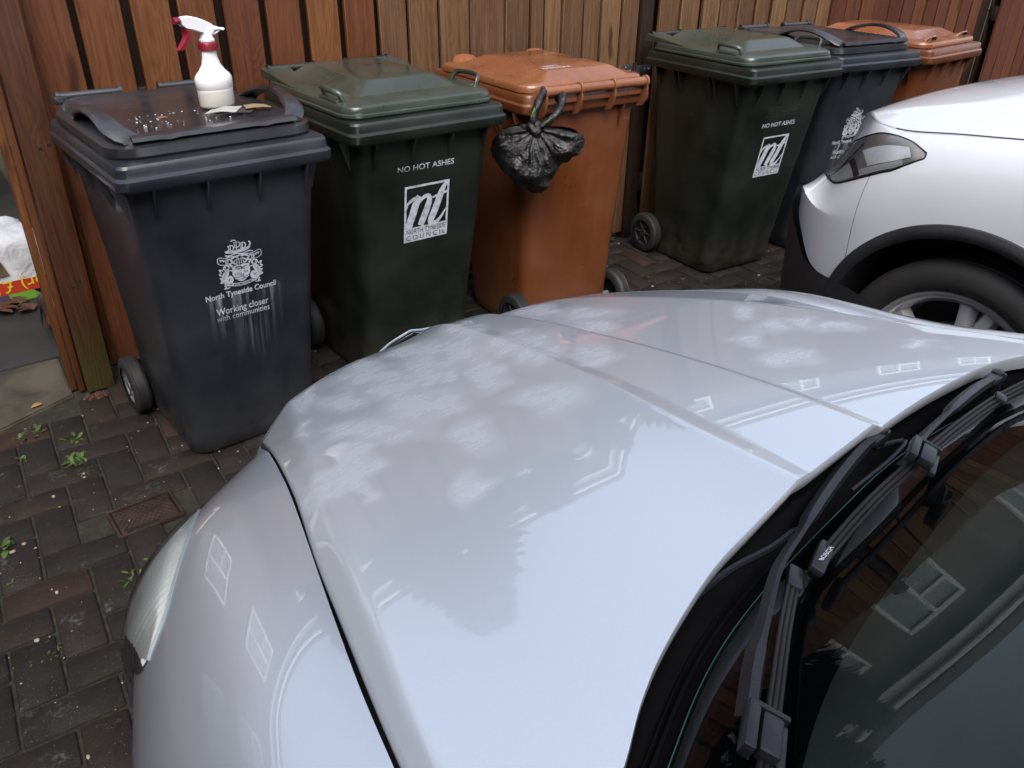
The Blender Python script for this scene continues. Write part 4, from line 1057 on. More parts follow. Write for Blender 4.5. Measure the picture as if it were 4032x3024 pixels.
    # headlights: ribbed reflector under a clear lens, both follow the wing corner
    def lamp(mir):
        T = (lambda q: 20-q) if mir else (lambda q: q)
        ts = [3.62, 3.70, 3.85, 4.08, 4.5, 5.2, 5.6, 6.2]; ins = [.565, .48, .43, .39, .352, .365, .42, .6]; out = [.60, .66, .73, .83, 1.0, 1.15, 1.12, .75]
        sg = 1 if mir else -1
        def patch(d, nu, nv, rib=0, vmax=1.0):
            rows = []
            for i in range(nu+1):
                q = lerp(ts[0], ts[-1], i/nu); a, b = interp(q, ts, ins), interp(q, ts, out); row = []
                for j in range(nv+1):
                    v = j/nv*vmax; th = lerp(a, b, v); ed_ = min(1, 8*i/nu+.1, 8*(1-i/nu)+.1)
                    dd = (.0015+.016*v*ed_) if rib else d*min(ed_, (4*v*(1-v))**.5+.08)
                    if rib: dd += min(1, 5*v)*min(1, 6*i/nu, 6*(1-i/nu))*rib*1.3*abs(math.sin(i/nu*math.pi*46+v*5))
                    n = sh1.nrm(T(q), th); n = n if n.dot(Vector((sh1.O(T(q))[0]-sh1.I(T(q))[0], sh1.O(T(q))[1]-sh1.I(T(q))[1], .3))) > 0 else -n
                    row.append(sh1.P(T(q), th)+n*dd)
                rows.append(row)
            return rows
        h = empty('headlight', (0, 0, 0), parent=t)
        bm = bmesh.new(); grid(bm, patch(.002, 420, 20, .0026, .66)); done('reflector', bm, M['reflector'], h, ang=180)
        bm = bmesh.new(); grid(bm, patch(.017, 60, 20)); done('lens', bm, M['lens_glass'], h, ang=180)
        bm = bmesh.new()
        rows = patch(.004, 60, 16); edge = [r_[0] for r_ in rows]
        tube(bm, edge, .0022, 6); done('seal', bm, M['seal_grey'], h)
    lamp(False); lamp(True)
    # scuttle: black plastic cowl between bonnet and glass, with rubber seal
    bm = bmesh.new(); rows = []
    xs = [lerp(.02, 1.42, i/90) for i in range(91)]
    rex = [p[0] for p in Re]; rey = [p[1] for p in Re]
    for k, (f_, dz) in enumerate(((-.35, -.035), (.0, -.030), (.25, -.024), (.5, -.020), (.8, -.012), (.93, -.006), (.99, -.002), (1.02, -.010))):
        row = []
        for x in xs:
            yr = interp(min(max(x, .13), 1.3), rex, rey); ye = interp(x, EX, EY)
            y = lerp(max(yr, ye+.03)+.0, ye, f_); zr = H1(x, max(yr, ye+.03)); row.append(Vector((x, y, lerp(zr, .967, max(0, min(1, f_)))+dz)))
        rows.append(row)
    grid(bm, rows); done('cowl', bm, M['cowl'], t)
    bm = bmesh.new()
    tube(bm, [(x, interp(x, EX, EY)+.013, .963) for x in xs], .0022, 8); tube(bm, [(x, interp(x, EX, EY)+.020, .961) for x in xs], .0012, 6)
    done('scuttle_seal', bm, M['cowl'], t)
    bm = bmesh.new()
    pth = curve_pts([(.44, .318, .962), (.50, .322, .965), (.56, .318, .966), (.63, .325, .966)], 20); tube(bm, pth, .0035, 6)
    pth = curve_pts([(.73, .353, .961), (.80, .357, .962), (.84, .345, .963), (.80, .335, .964), (.70, .325, .965)], 24); tube(bm, pth, .003, 6)
    done('washer_hose', bm, M['wiper'], t)
    # windscreen: glass sheet with a black printed border and a green cut edge
    rows = []; xs2 = [lerp(-.02, 1.46, i/80) for i in range(81)]
    ins = lambda x, k: lerp(x, .72, .16*k*k)
    def gy(x, k): return interp(x, EX, EY)-.80*k
    bm = bmesh.new(); grid(bm, [[Vector((ins(x, j/40), gy(x, j/40), G1(x, gy(x, j/40)))) for x in xs2] for j in range(41)])
    gl = done('windscreen', bm, M['screen_glass'], t)
    bm = bmesh.new(); grid(bm, [[Vector((x, gy(x, k), G1(x, gy(x, k))-.004)) for x in xs2] for k in (0, .03, .06, .09, .115)]); done('printed_border', bm, M['gloss_black'], gl)
    bm = bmesh.new(); tube(bm, [(x, interp(x, EX, EY)+.001, .9665) for x in xs2], .0006, 6); done('glass_edge', bm, M['glass_edge'], gl)
    # fascia under the glass
    bm = bmesh.new(); rows = []
    for k, dz in ((.06, -.05), (.18, -.09), (.35, -.13), (.55, -.20), (.62, -.26), (.66, -.5), (.95, -.75)):
        rows.append([Vector((lerp(.0, 1.44, i/30), gy(lerp(.0, 1.44, i/30), k), G1(lerp(.0, 1.44, i/30), gy(lerp(0, 1.44, i/30), .06))+dz+.0*k)) for i in range(31)])
    grid(bm, rows); done('dashboard', bm, M['dash'], t)
    # rear of the car: roof, sides, floor (behind the viewpoint)
    bm = bmesh.new()
    rf = [[(.02+.12, -.55, 1.40), (.72, -.48, 1.465), (1.30, -.55, 1.40)], [(.08, -1.2, 1.45), (.72, -1.2, 1.52), (1.36, -1.2, 1.45)], [(.10, -2.0, 1.40), (.72, -2.0, 1.46), (1.34, -2.0, 1.40)], [(.1, -2.55, 1.02), (.72, -2.6, 1.04), (1.34, -2.55, 1.02)]]
    grid(bm, [[Vector(p) for p in curve_pts(r_, 16)] for r_ in rf]); done('roof', bm, M['silver_side'], t)
    bm = bmesh.new()
    for s, x0 in ((-1, -.11), (1, 1.56)):
        grid(bm, [[Vector((x0-s*k, y, z)) for y in (-.25, -1.0, -1.8, -2.6)] for z, k in ((.2, .06), (.45, .0), (.72, 0), (.98, .05))])
    grid(bm, [[(x, -2.62, z) for x in (-.08, .7, 1.52)] for z in (.25, .6, 1.02)])
    done('rear_body', bm, M['silver_side'], t)
    for s, x0 in ((-1, -.06), (1, 1.51)):
        bm = bmesh.new(); grid(bm, [[Vector((x0-s*.01, y, .98)) for y in (-.25, -1.4, -2.55)], [Vector((x0-s*.16, y, 1.43)) for y in (-.6, -1.4, -2.1)]])
        done('side_glass', bm, M['gloss_black'], t)
    for x in (.0, 1.46): road_wheel(t, (x, -2.05, .31), .31, .2, .19, x < .5)
    # wipers
    def wiper(arm, elbow_w, conn, blade, clip):
        wp = empty('wiper', (0, 0, 0), parent=t)
        bm = bmesh.new(); A = curve_pts(arm, 40); n = len(A)
        wd = [interp(i/(n-1), elbow_w[0], elbow_w[1]) for i in range(n)]
        P = []
        for i, p in enumerate(A):
            p = Vector(p); d = (Vector(A[min(i+1, n-1)])-Vector(A[max(i-1, 0)])).normalized(); s = d.cross(Vector((0, -.5, .87))).normalized()*wd[i]; u_ = Vector((0, -.004, .006))
            P.append([p-s-u_, p-s*.9+u_*.4, p-s*.2+u_*1.1, p+s*.75+u_*.7, p+s-u_])
        loft(bm, P, True, True); done('wiper_arm', bm, M['wiper'], wp, ang=35)
        d0 = (Vector(arm[0])-Vector(arm[1])).normalized()
        bm = bmesh.new(); p = Vector(arm[0]); rot = d0.to_track_quat('X', 'Z').to_matrix()
        box(bm, p, (.046, .019, .012), .005, rot); lathe(bm, [(.0001, .010), (.007, .009), (.0085, .005), (.0085, -.02)], 18, c=p+d0*.008)
        done('pivot_cap', bm, M['wiper'], wp)
        bm = bmesh.new(); Bp = curve_pts(blade, 40)
        for k, (off_, rad) in enumerate(((-.0036, .0022), (.0, .0026), (.0036, .0022))):
            P = []
            for i, q in enumerate(Bp):
                q = Vector(q); d = (Vector(Bp[min(i+1, 40)])-Vector(Bp[max(i-1, 0)])).normalized(); s = d.cross(Vector((0, -.5, .87))).normalized(); P.append(q+s*off_*1.2)
            tube(bm, P, rad, 8)
        P = []
        for i, q in enumerate(Bp):
            q = Vector(q); d = (Vector(Bp[min(i+1, 40)])-Vector(Bp[max(i-1, 0)])).normalized(); s = d.cross(Vector((0, -.5, .87))).normalized(); P.append(q-Vector((0, 0, .012))-s*.002)
        tube(bm, P, .0035, 6)
        done('blade', bm, M['blade_rubber'], wp, ang=50)
        bm = bmesh.new(); d = (Vector(conn[1])-Vector(conn[0])).normalized(); rot = d.to_track_quat('X', 'Z').to_matrix(); c = Vector(conn[0])
        rot = rot @ Matrix.Rotation(R(-18), 3, 'X')
        s = rot @ Vector((0, 1, 0))
        box(bm, c-s*.010, (.040, .009, .013), .002, rot); box(bm, c+s*.004, (.034, .016, .012), .003, rot)
        box(bm, c+s*.001-(rot @ Vector((.020, 0, -.002))), (.005, .030, .008), .002, rot); box(bm, c+s*.0145-(rot @ Vector((0, 0, .005))), (.040, .007, .007), .002, rot)
        done('connector', bm, M['wiper'], wp)
        for cp in clip:
            bm = bmesh.new(); box(bm, cp[0], (cp[1], .014, .009), .003, rot); done('blade_clip', bm, M['wiper'], wp)
        return wp
    w1 = wiper([(.800, .360, .976), (.756, .353, .980), (.66, .328, .986), (.555, .294, .996), (.500, .275, 1.002), (.44, .243, 1.012), (.381, .209, 1.021), (.335, .180, 1.030)],
          ([0, .1, .42, .46, .5, .82, .84, 1], [.006, .0075, .006, .0032, .0032, .0034, .0062, .0062]), [(.333, .166, 1.032), (.30, .145, 1.035)],
          [(.508, .263, .999), (.44, .225, 1.009), (.372, .184, 1.020), (.324, .155, 1.026), (.20, .085, 1.04), (.06, .0, 1.05)], [((.502, .260, 1.001), .03)])
    w2 = wiper([(1.052, .347, .977), (1.0, .342, .984), (.94, .333, .993), (.875, .322, 1.001), (.80, .309, 1.008), (.742, .294, 1.017)],
          ([0, .1, .52, .56, .6, 1], [.006, .0075, .006, .0032, .0032, .0042]), [(.735, .281, 1.024), (.69, .263, 1.026)],
          [(.527, .257, 1.003), (.64, .276, 1.008), (.75, .288, 1.008), (.86, .299, 1.004), (.967, .305, .998), (1.10, .296, .998)], [((.540, .260, 1.004), .045), ((.962, .304, .999), .02)])
    bm = bmesh.new(); d = Vector((.1, .018, .003)).normalized(); s = Vector((-.45, .75, .5)).normalized()
    add_text(bm, 'BOSCH', .007, lambda a, b: Vector((.542, .2555, 1.0118))+d*a+Vector((-.17, .83, -.45)).normalized()*b, bold=.003); done('blade_lettering', bm, M['decal_white'], w2)
M['reflector'] = simple('reflector', (.50, .515, .49), .38, .0, var=.1)
M['seal_grey'] = simple('seal_grey', (.16, .19, .20), .3)
M['cowl'] = simple('cowl_black', (.0035, .0035, .004), .85, bumpy=.2, bscale=200, spec=.0)
M['glass_edge'] = simple('green_glass_edge', (.010, .045, .033), .25)
M['blade_rubber'] = simple('blade_rubber', (.008, .0075, .008), .45, spec=.2)
silver_car()

# ================================================================== white car
KY2 = [-.6, .2, .6, 1.0, 1.2, 1.4, 1.52, 1.60, 1.66, 1.72, 1.78]; KZ2 = [1.20, 1.165, 1.14, 1.095, 1.062, 1.012, .960, .90, .84, .77, .68]
def H2(x, y):
    w_ = max(-1.2, min(1.2, (x-3.08)/.78)); z = interp(y, KY2, KZ2)-.075*abs(w_)**2.4
    k = abs(x-3.08)-.56
    return z-.12*max(0, k+.02 if k > .02 else (k+.02)**2/.08 if k > -.02 else 0)
I2 = [(2.31, -.6), (2.31, .3), (2.315, .8), (2.325, 1.05), (2.345, 1.22), (2.42, 1.36), (2.53, 1.455), (2.66, 1.545), (2.84, 1.63), (3.08, 1.665), (3.32, 1.63), (3.50, 1.545), (3.63, 1.455), (3.74, 1.36), (3.815, 1.22), (3.835, 1.05), (3.845, .8), (3.85, .3), (3.85, -.6)]
O2 = [(2.18, -.6), (2.18, .3), (2.18, .8), (2.185, 1.05), (2.20, 1.24), (2.25, 1.40), (2.34, 1.52), (2.49, 1.61), (2.74, 1.71), (3.08, 1.76), (3.42, 1.71), (3.67, 1.61), (3.82, 1.52), (3.91, 1.40), (3.96, 1.24), (3.975, 1.05), (3.98, .8), (3.98, .3), (3.98, -.6)]
S2 = [.26, .26, .26, .26, .26, .25, .23, .235, .24, .24, .24, .235, .23, .25, .26, .26, .26, .26, .26]
NN2 = [2.5, 2.5, 2.5, 2.4, 1.9, 1.0, .72, .72, .7, .75, .7, .72, .72, 1.0, 1.9, 2.4, 2.5, 2.5, 2.5]
sh2 = Shell(H2, I2, O2, S2, .22, .04, NN2)
def white_car():
    t = tag(empty('parked_car', (0, 0, 0)), 'white crossover car with rain drops and black wheel-arch cladding, partly seen on the right', 'car')
    Lf = [(2.316, -.35), (2.316, .3), (2.321, .8), (2.331, 1.05), (2.351, 1.22), (2.425, 1.355), (2.535, 1.45)]
    Rt = [(6.16-x, y) for x, y in Lf]
    Re = [(2.316, -.35), (2.6, -.2), (3.08, -.14), (3.56, -.2), (3.844, -.35)]
    Fr = [(2.535, 1.45), (2.664, 1.539), (2.84, 1.624), (3.08, 1.659), (3.32, 1.624), (3.496, 1.539), (3.625, 1.45)]
    done('bonnet', hood_mesh(coons(Lf, Rt, Re, Fr, H2, 90, 80)), M['white_paint'], t, ang=60)
    wy, wz = .87, .36
    # the painted skin ends on the lower cladding line and on the wheel arch
    cut = lambda c: (c.y-wy)**2+(c.z-wz)**2 < .425**2 or c.z < wl(c.y)
    wl = lambda y: .32 if y < .45 else .32+.19*sstep(.45, 1.25, y) if y < 1.25 else interp(y, [1.25, 1.31, 1.39, 1.475, 1.58, 1.66, 1.8], [.51, .512, .534, .613, .668, .67, .64])
    zl_ = lambda y: max(wl(y), wz+math.sqrt(max(0, .424**2-(y-wy)**2)) if abs(y-wy) < .424 else 0)
    for nm, a, b in (('front_wing', 0, 3.996), ('front_bumper', 4.006, 13.994), ('front_wing', 14.004, 18)):
        sh2.trimmed(nm, M['white_paint'], t, a, b, zl_, 240)
    # black lower bumper and sill skin, standing slightly proud
    lo = Shell(H2, I2, [(x+(x-3.08)*.010, y+.022*sstep(1.25, 1.5, y)) for x, y in O2], S2, .20, .03, NN2)
    lo.trimmed('lower_cladding', M['cladding'], t, 3.2, 14.8, lambda y: wl(y-.02)+.012, 260, 40, lower=True)
    lo.trimmed('sill_cladding', M['cladding'], t, 0, 1.25, lambda y: .335, 30, 10, lower=True); lo.trimmed('sill_cladding', M['cladding'], t, 16.75, 18, lambda y: .335, 30, 10, lower=True)
    for near in (True, False):
        arch_band('arch_cladding', M['cladding'], t, sh2, wy, wz, .402, .442, near, .014)
        bm = bmesh.new(); x0, x1 = (2.20, 2.50) if near else (3.96, 3.66)
        lathe(bm, [(.41, x0), (.405, x1), (.0001, x1)], 48, 'X', (0, wy, wz)); done('wheel_arch_liner', bm, M['cladding'], t)
        road_wheel(t, (2.305 if near else 3.855, wy, .345), .345, .248, .21, near, 5, tw=R(99))
    # shut line grooves: dark tube laid in for the shade of the wing/bonnet gap
    bm = bmesh.new(); tube(bm, [sh2.P(lerp(0, 4.3, i/60), 0)+Vector((.003, .0, .0005)) for i in range(61)], .0026, 6); done('panel_gap', bm, M['cladding'], t)
    # headlights
    def lamp(mir):
        tp, bt = curve_pts(LAMP_TOP, 60), curve_pts(LAMP_BOT, 60)
        d = Vector((.80, .52, -.30)).normalized()
        trees = []
        bm = bmesh.new(); grid(bm, [[sh2.P(lerp(2, 8, i/420), j/160*1.5) for j in range(161)] for i in range(421)]); bv = BVHTree.FromBMesh(bm); bm.free()
        def on(p, off_):
            o = Vector(p)-d*.8; h = bv.ray_cast(o, d, 3)
            if h[0] is None:
                h = bv.find_nearest(Vector(p))
            if len(h) > 2 and h[2] is not None:
                tt, th = 2+6*((h[2]//160)+.5)/420, 1.5*((h[2] % 160)+.5)/160
                ref = Vector(p)
                for _ in range(3):
                    c0 = sh2.P(tt, th); e_ = .004; ct = (sh2.P(tt+e_, th)-c0)/e_; ch = (sh2.P(tt, th+e_)-c0)/e_; rs = ref-c0
                    flat = lambda a_: a_-d*a_.dot(d)
                    A, B_, C_ = flat(ct), flat(ch), flat(rs); aa, bb, ab = A.dot(A), B_.dot(B_), A.dot(B_); dt_ = aa*bb-ab*ab
                    if abs(dt_) < 1e-12: break
                    tt += max(-.1, min(.1, (C_.dot(A)*bb-C_.dot(B_)*ab)/dt_)); th = max(.0, min(1.6, th+max(-.1, min(.1, (C_.dot(B_)*aa-C_.dot(A)*ab)/dt_))))
                q = sh2.P(tt, th)-d*off_
            else: q = h[0]-d*off_
            return Vector((6.16-q.x, q.y, q.z)) if mir else q
        def patch(off_, nu=60, nv=16, shrink=0.0):
            rows = []
            for i in range(nu+1):
                k_ = i*60/nu; k0 = min(59, int(k_)); a, b = Vector(tp[k0]).lerp(Vector(tp[k0+1]), k_-k0), Vector(bt[k0]).lerp(Vector(bt[k0+1]), k_-k0); row = []
                for j in range(nv+1):
                    v = lerp(shrink, 1-shrink, j/nv); e = min(1, 8*min(i/nu, 1-i/nu)+.1, 6*min(j/nv, 1-j/nv)+.1)
                    row.append(on(a.lerp(b, v), off_*e))
                rows.append(row)
            return rows
        h = empty('headlight', (0, 0, 0), parent=t)
        bm = bmesh.new(); grid(bm, patch(.004, 60, 18)); done('lamp_housing', bm, M['lamp_dark'], h, ang=180)
        bm = bmesh.new(); grid(bm, patch(.016, 60, 18)); done('lens', bm, M['smoked_lens'], h, ang=180)
        bm = bmesh.new(); ed = patch(.003, 60, 1); tube(bm, [r_[0] for r_ in ed]+[r_[1] for r_ in reversed(ed)], .0028, 6); done('seal', bm, M['gloss_black'], h)
        # indicator reflector, main bowl with flutes, chrome blade between
        def sub(u0, u1, v0, v1, off_, mat, nm, flute=0, slant=0, taper=0):
            bm = bmesh.new(); rows = []
            for i in range(25):
                u = lerp(u0, u1, i/24); row = []
                for j in range(73):
                    v = lerp(v0, v1, j/72)+slant*(u-u0)
                    v = v0+(v-v0)*(1-taper*i/24)
                    uu = max(.03, min(.97, u+slant*.0)); a, b = Vector(tp[int(uu*60)]), Vector(bt[int(uu*60)])
                    fr = uu*60-int(uu*60); a = a.lerp(Vector(tp[min(60, int(uu*60)+1)]), fr); b = b.lerp(Vector(bt[min(60, int(uu*60)+1)]), fr)
                    row.append(on(a.lerp(b, max(.06, min(.94, v))), off_+flute*math.sin(j*.80)))
                rows.append(row)
            grid(bm, rows); done(nm, bm, mat, h, ang=180)
        sub(.46, .84, .36, .78, .0085, M['bowl'], 'bulb_bowl', .0012)
        sub(.10, .33, .52, .94, .0075, M['reflector'], 'indicator_bowl', .0)
        sub(.36, .76, .80, .95, .0080, M['reflector'], 'chrome_blade', 0)
        sub(.33, .38, .45, .93, .0095, M['dark_alloy'], 'lamp_divider', 0)
    lamp(False); lamp(True)
    # cabin behind (out of frame): screen, roof and flanks
    bm = bmesh.new(); grid(bm, [[(2.36, -.35, 1.10), (3.08, -.16, 1.15), (3.80, -.35, 1.10)], [(2.48, -1.0, 1.52), (3.08, -.85, 1.58), (3.68, -1.0, 1.52)]]); done('windscreen', bm, M['gloss_black'], t)
    bm = bmesh.new(); grid(bm, [[(2.48, -1.0, 1.52), (3.08, -.85, 1.58), (3.68, -1.0, 1.52)], [(2.48, -2.2, 1.55), (3.08, -2.2, 1.62), (3.68, -2.2, 1.55)], [(2.45, -2.8, 1.15), (3.08, -2.85, 1.18), (3.7, -2.8, 1.15)]])
    for s, x0 in ((-1, 2.18), (1, 3.98)): grid(bm, [[Vector((x0-s*k, y, z)) for y in (-.58, -1.6, -2.8)] for z, k in ((.25, .04), (.5, 0), (.8, 0), (1.05, .1))])
    done('rear_body', bm, M['white_paint'], t)
    for s, x0 in ((-1, 2.28), (1, 3.88)):
        bm = bmesh.new(); grid(bm, [[(x0, -.5, 1.05), (x0, -1.6, 1.06), (x0, -2.75, 1.08)], [(x0-s*.19, -1.05, 1.52), (x0-s*.19, -1.6, 1.54), (x0-s*.19, -2.2, 1.54)]])
        done('side_glass', bm, M['gloss_black'], t)
    for x in (2.305, 3.855): road_wheel(t, (x, -1.8, .345), .345, .235, .21, x < 3, 5)
LAMP_TOP = [(2.33, 1.4401, 0.8003), (2.33, 1.4461, 0.8099), (2.3, 1.413, 0.8626), (2.29, 1.3686, 0.9158), (2.28, 1.3323, 0.9479), (2.27, 1.2874, 0.9678), (2.26, 1.2373, 0.9817), (2.25, 1.1854, 0.9802), (2.24, 1.1411, 0.973), (2.235, 1.1161, 0.9623), (2.23, 1.0909, 0.9499)]
LAMP_BOT = [(2.33, 1.4397, 0.7985), (2.33, 1.4289, 0.7848), (2.3, 1.3827, 0.7839), (2.29, 1.3379, 0.8016), (2.28, 1.2775, 0.8313), (2.27, 1.2312, 0.8541), (2.26, 1.1973, 0.8693), (2.25, 1.1553, 0.8961), (2.24, 1.1172, 0.92), (2.235, 1.0966, 0.9327), (2.23, 1.0909, 0.9499)]
M['bowl'] = simple('bowl', (.90, .90, .90), .25, .1)
M['lamp_dark'] = simple('lamp_dark', (.26, .245, .23), .3, .2)
white_car()
# ================================================================== beyond the post: sacks, shrub, dead leaves
def sack(name, label, loc, rz, size, mats, seed):
    t = tag(empty(name, loc, rz), label, 'compost bag')
    bm = bmesh.new(); sx, sy, sz = size; rows = []
    bmesh.ops.create_cube(bm, size=1); bmesh.ops.subdivide_edges(bm, edges=bm.edges[:], cuts=14, use_grid_fill=True)
    for v in bm.verts:
        p = v.co*2; r_ = (abs(p.x)**4+abs(p.y)**4+abs(p.z)**4)**.25 or 1
        p = p/max(r_, .55) if r_ > 1 else p
        p = Vector((p.x*sx/2, p.y*sy/2, (p.z+1)*sz/2))
        k = .018*noise.noise(p*14+Vector((seed, 0, 0)))+.008*noise.noise(p*45+Vector((0, seed, 0)))
        v.co = p+Vector((k, k*.8, k*.9))
        v.co.z = max(.004, v.co.z)
    done('sack', bm, mats, t, ang=60)
    return t
def sacks():
    n = N('white_sack'); y = n.sep()[2]; x = n.sep()[0]
    c = n.mix(n.ramp(n.noise(6, 4), [(.4, 0.0), (.6, 1.0)]), (.42, .43, .46), (.55, .56, .58))
    n.set(Base_Color=c, Roughness=.4); n.bump(n.noise(22, 5, .6, None, 1), .7, .01)
    m2 = simple('red_band', (.36, .03, .015), .4); m3 = simple('violet_band', (.06, .05, .10), .4); m4 = simple('green_print', (.12, .28, .03), .4); m5 = simple('yellow_print', (.55, .42, .02), .4); m6 = simple('soil_photo', (.13, .09, .05), .5, var=.6)
    t = sack('compost_bag', 'white compost sack lying upside down with a red price band, beyond the post', (.02, 4.06, .0), R(4), (.62, .36, .30), n.m, 3.1)
    g = lambda d: (lambda u, v: (u, -.186-d, v))
    for nm, mt, poly, d in (('price_band', m2, [(-.31, .045), (.27, .045), (.27, .098), (-.31, .112)], .004), ('lower_band', m3, [(-.31, .006), (.11, .006), (.11, .045), (-.31, .045)], .004), ('green_patch', m4, [(.11, .006), (.24, .006), (.20, .045), (.10, .045)], .005), ('soil_picture', m6, [(-.28, .135), (.13, .130), (.09, .262), (-.28, .27)], .004)):
        bm = bmesh.new(); fillpoly(bm, poly, g(d)); done(nm, bm, mt, t, smooth=False)
    bm = bmesh.new(); rot = lambda ox, oz, d=.006: (lambda u, v: (ox-u, -.186-d, oz-v))
    add_text(bm, 'or) £10', .075, rot(.135, .104), width=.25); done('price_lettering', bm, m5, t, smooth=False)
    nb = N('black_sack'); nb.set(Base_Color=nb.ramp(nb.vor(9), [(.25, (.012, .012, .012)), (.55, (.03, .028, .03)), (.7, (.20, .06, .02)), (.85, (.02, .02, .02))]), Roughness=.35); nb.bump(nb.noise(25, 5, .6, None, 1), .7, .01)
    t = sack('compost_bag', 'black printed compost sack with green letters, half hidden behind the mossy post', (.50, 3.50, .0), R(82), (.34, .56, .17), nb.m, 8.2)
    # print on the face turned to the drive (local +y faces -x)
    gg = lambda d: (lambda u, v: (-u, .284+d, v))
    bm = bmesh.new(); fillpoly(bm, [(-.16, .052), (.14, .052), (.14, .092), (-.16, .092)], gg(.004)); done('tan_band', bm, simple('tan_band', (.42, .25, .09), .5), t, smooth=False)
    bm = bmesh.new(); add_text(bm, 'eco', .065, lambda u, v: (-u+.06, .290, .100+v), bold=.004); done('green_lettering', bm, m4, t, smooth=False)
    bm = bmesh.new(); add_text(bm, 'Made', .022, lambda u, v: (-u+.06, .291, .074+v)); add_text(bm, 'renewable', .026, lambda u, v: (-u+.03, .291, .055+v), bold=.002); done('black_lettering', bm, M['gloss_black'], t, smooth=False)
sacks()
def leafmat(name, a, b, rough=.55):
    n = N(name); r_ = n.geo.outputs['Random Per Island']
    n.set(Base_Color=n.mix(r_, a, b), Roughness=rough, Specular_IOR_Level=.3); return n.m
M['leaf'] = leafmat('weed_leaf', (.032, .058, .014), (.075, .115, .026)); M['moss'] = leafmat('moss_tuft', (.035, .043, .010), (.06, .072, .016)); M['hedge'] = leafmat('hedge_leaf', (.018, .032, .012), (.045, .07, .02)); M['dead'] = leafmat('dead_leaf', (.035, .013, .008), (.075, .032, .018), .7)
def blade(bm, p, d, up, ln, wd, curl=.3):
    p = Vector(p); d = Vector(d).normalized(); up = Vector(up).normalized(); s = d.cross(up).normalized()
    pts = []
    for q, k in ((0, .15), (.3, .8), (.6, 1), (.85, .6), (1, .05)):
        c = p+d*ln*q+up*(ln*curl*(q-q*q*1.4)); pts.append((bm.verts.new(c+s*wd*k*.5), bm.verts.new(c-s*wd*k*.5)))
    for a, b in zip(pts, pts[1:]): bm.faces.new((a[0], a[1], b[1], b[0]))
def weed(name, label, x, y, r_, n_, ln, mat='leaf', elong=1.0, rot=0, group='weeds growing in the paving joints', cat='weed'):
    bm = bmesh.new()
    for k in range(n_):
        a = random.uniform(0, 6.28); q = r_*math.sqrt(random.random())
        px, py = q*math.cos(a)*elong, q*math.sin(a)
        px, py = px*math.cos(rot)-py*math.sin(rot), px*math.sin(rot)+py*math.cos(rot)
        b = random.uniform(0, 6.28); l_ = ln*random.uniform(.5, 1.2)
        blade(bm, (px, py, -.004), (math.cos(b), math.sin(b), random.uniform(.1, .9)), (0, 0, 1), l_, l_*random.uniform(.22, .42))
    tag(done(name, bm, M[mat], None, ang=180, loc=(x, y, 0)), label, cat, group)
for args in (
    ('weed', 'bright green leafy weed in the joint just left of the first bin wheel', .135, 2.60, .028, 16, .028),
    ('weed', 'bushy serrated weed in front of the pale stone step', .118, 2.452, .035, 34, .030),
    ('weed', 'flat star-shaped weed by the left picture edge, left of the iron cover', -.13, 2.13, .014, 9, .045),
    ('weed', 'small two-leaved weed on the paving next to the pale stone step', -.02, 2.555, .016, 9, .022),
    ('weed', 'green weed with broad leaves spreading at the pale step front corner', .02, 2.705, .035, 22, .034),
    ('weed', 'creeping green weed running along a joint below the iron cover', .16, 1.795, .05, 34, .022, 'leaf', 1.6, .3),
    ('weed', 'tiny weed beside white bird droppings at the left edge', -.135, 1.965, .012, 8, .018),
    ('weed', 'olive moss strip filling a joint in the lower left paving', -.10, 1.665, .04, 70, .012, 'moss', 2.2, .25),
    ('weed', 'thin weed tuft in the joint beside the headlight', .165, 1.70, .012, 12, .018, 'moss'),
    ('weed', 'yellow-green clump at the far left edge of the paving', -.19, 2.02, .03, 22, .03),
    ('weed', 'low green weeds along the gate foot behind the far green bin wheel', 2.86, 3.06, .09, 90, .05, 'leaf', 1.6, 0),
    ('weed', 'olive moss in the joints behind the iron cover', .12, 2.36, .03, 40, .012, 'moss', 1.8, .4),
    ): weed(*args)
def shrub():
    t = tag(empty('shrub', (.02, 5.6, 0)), 'dark evergreen shrub behind the white compost sack at the left edge', 'shrub')
    bm = bmesh.new()
    for k in range(2600):
        v = Vector((random.gauss(0, 1), random.gauss(0, 1), random.gauss(0, 1))).normalized()*random.uniform(.55, 1)**.5
        p = Vector((v.x*.36, v.y*.34, .62+v.z*.6)); p += Vector((1, 1, 1))*.07*noise.noise(p*5)
        blade(bm, p, v+Vector((random.uniform(-.6, .6), random.uniform(-.6, .6), .3)), (random.random(), random.random(), 1), .055, .02)
    done('foliage', bm, M['hedge'], t, ang=180)
    bm = bmesh.new()
    for k in range(5): tube(bm, curve_pts([(0, 0, 0), (random.uniform(-.08, .08), random.uniform(-.08, .08), .35), (random.uniform(-.25, .25), random.uniform(-.2, .2), .95)], 8), [.018-.0018*i for i in range(9)], 6)
    done('stems', bm, M['wood_shade_dark'], t)
shrub()
for k, (x, y, r_, l_) in enumerate(((.06, 3.78, .3, .12), (.15, 3.80, 1.4, .10), (.20, 3.72, 2.2, .09), (.27, 3.74, .9, .08))):
    bm = bmesh.new()
    for lobe in (-.9, -.45, 0, .45, .9): blade(bm, (0, 0, .012), (math.cos(r_+lobe), math.sin(r_+lobe), .25), (0, 0, 1), l_*(1-.35*abs(lobe)), l_*.35, .6)
    tag(done('dead_leaf', bm, M['dead'], ang=180, loc=(x, y, .006)), 'crumpled brown sycamore leaf lying below the white sack', 'leaf', 'dead leaves by the white sack')
bm = bmesh.new(); blade(bm, (0, 0, .004), (1, .3, .1), (0, 0, 1), .04, .026, .3)
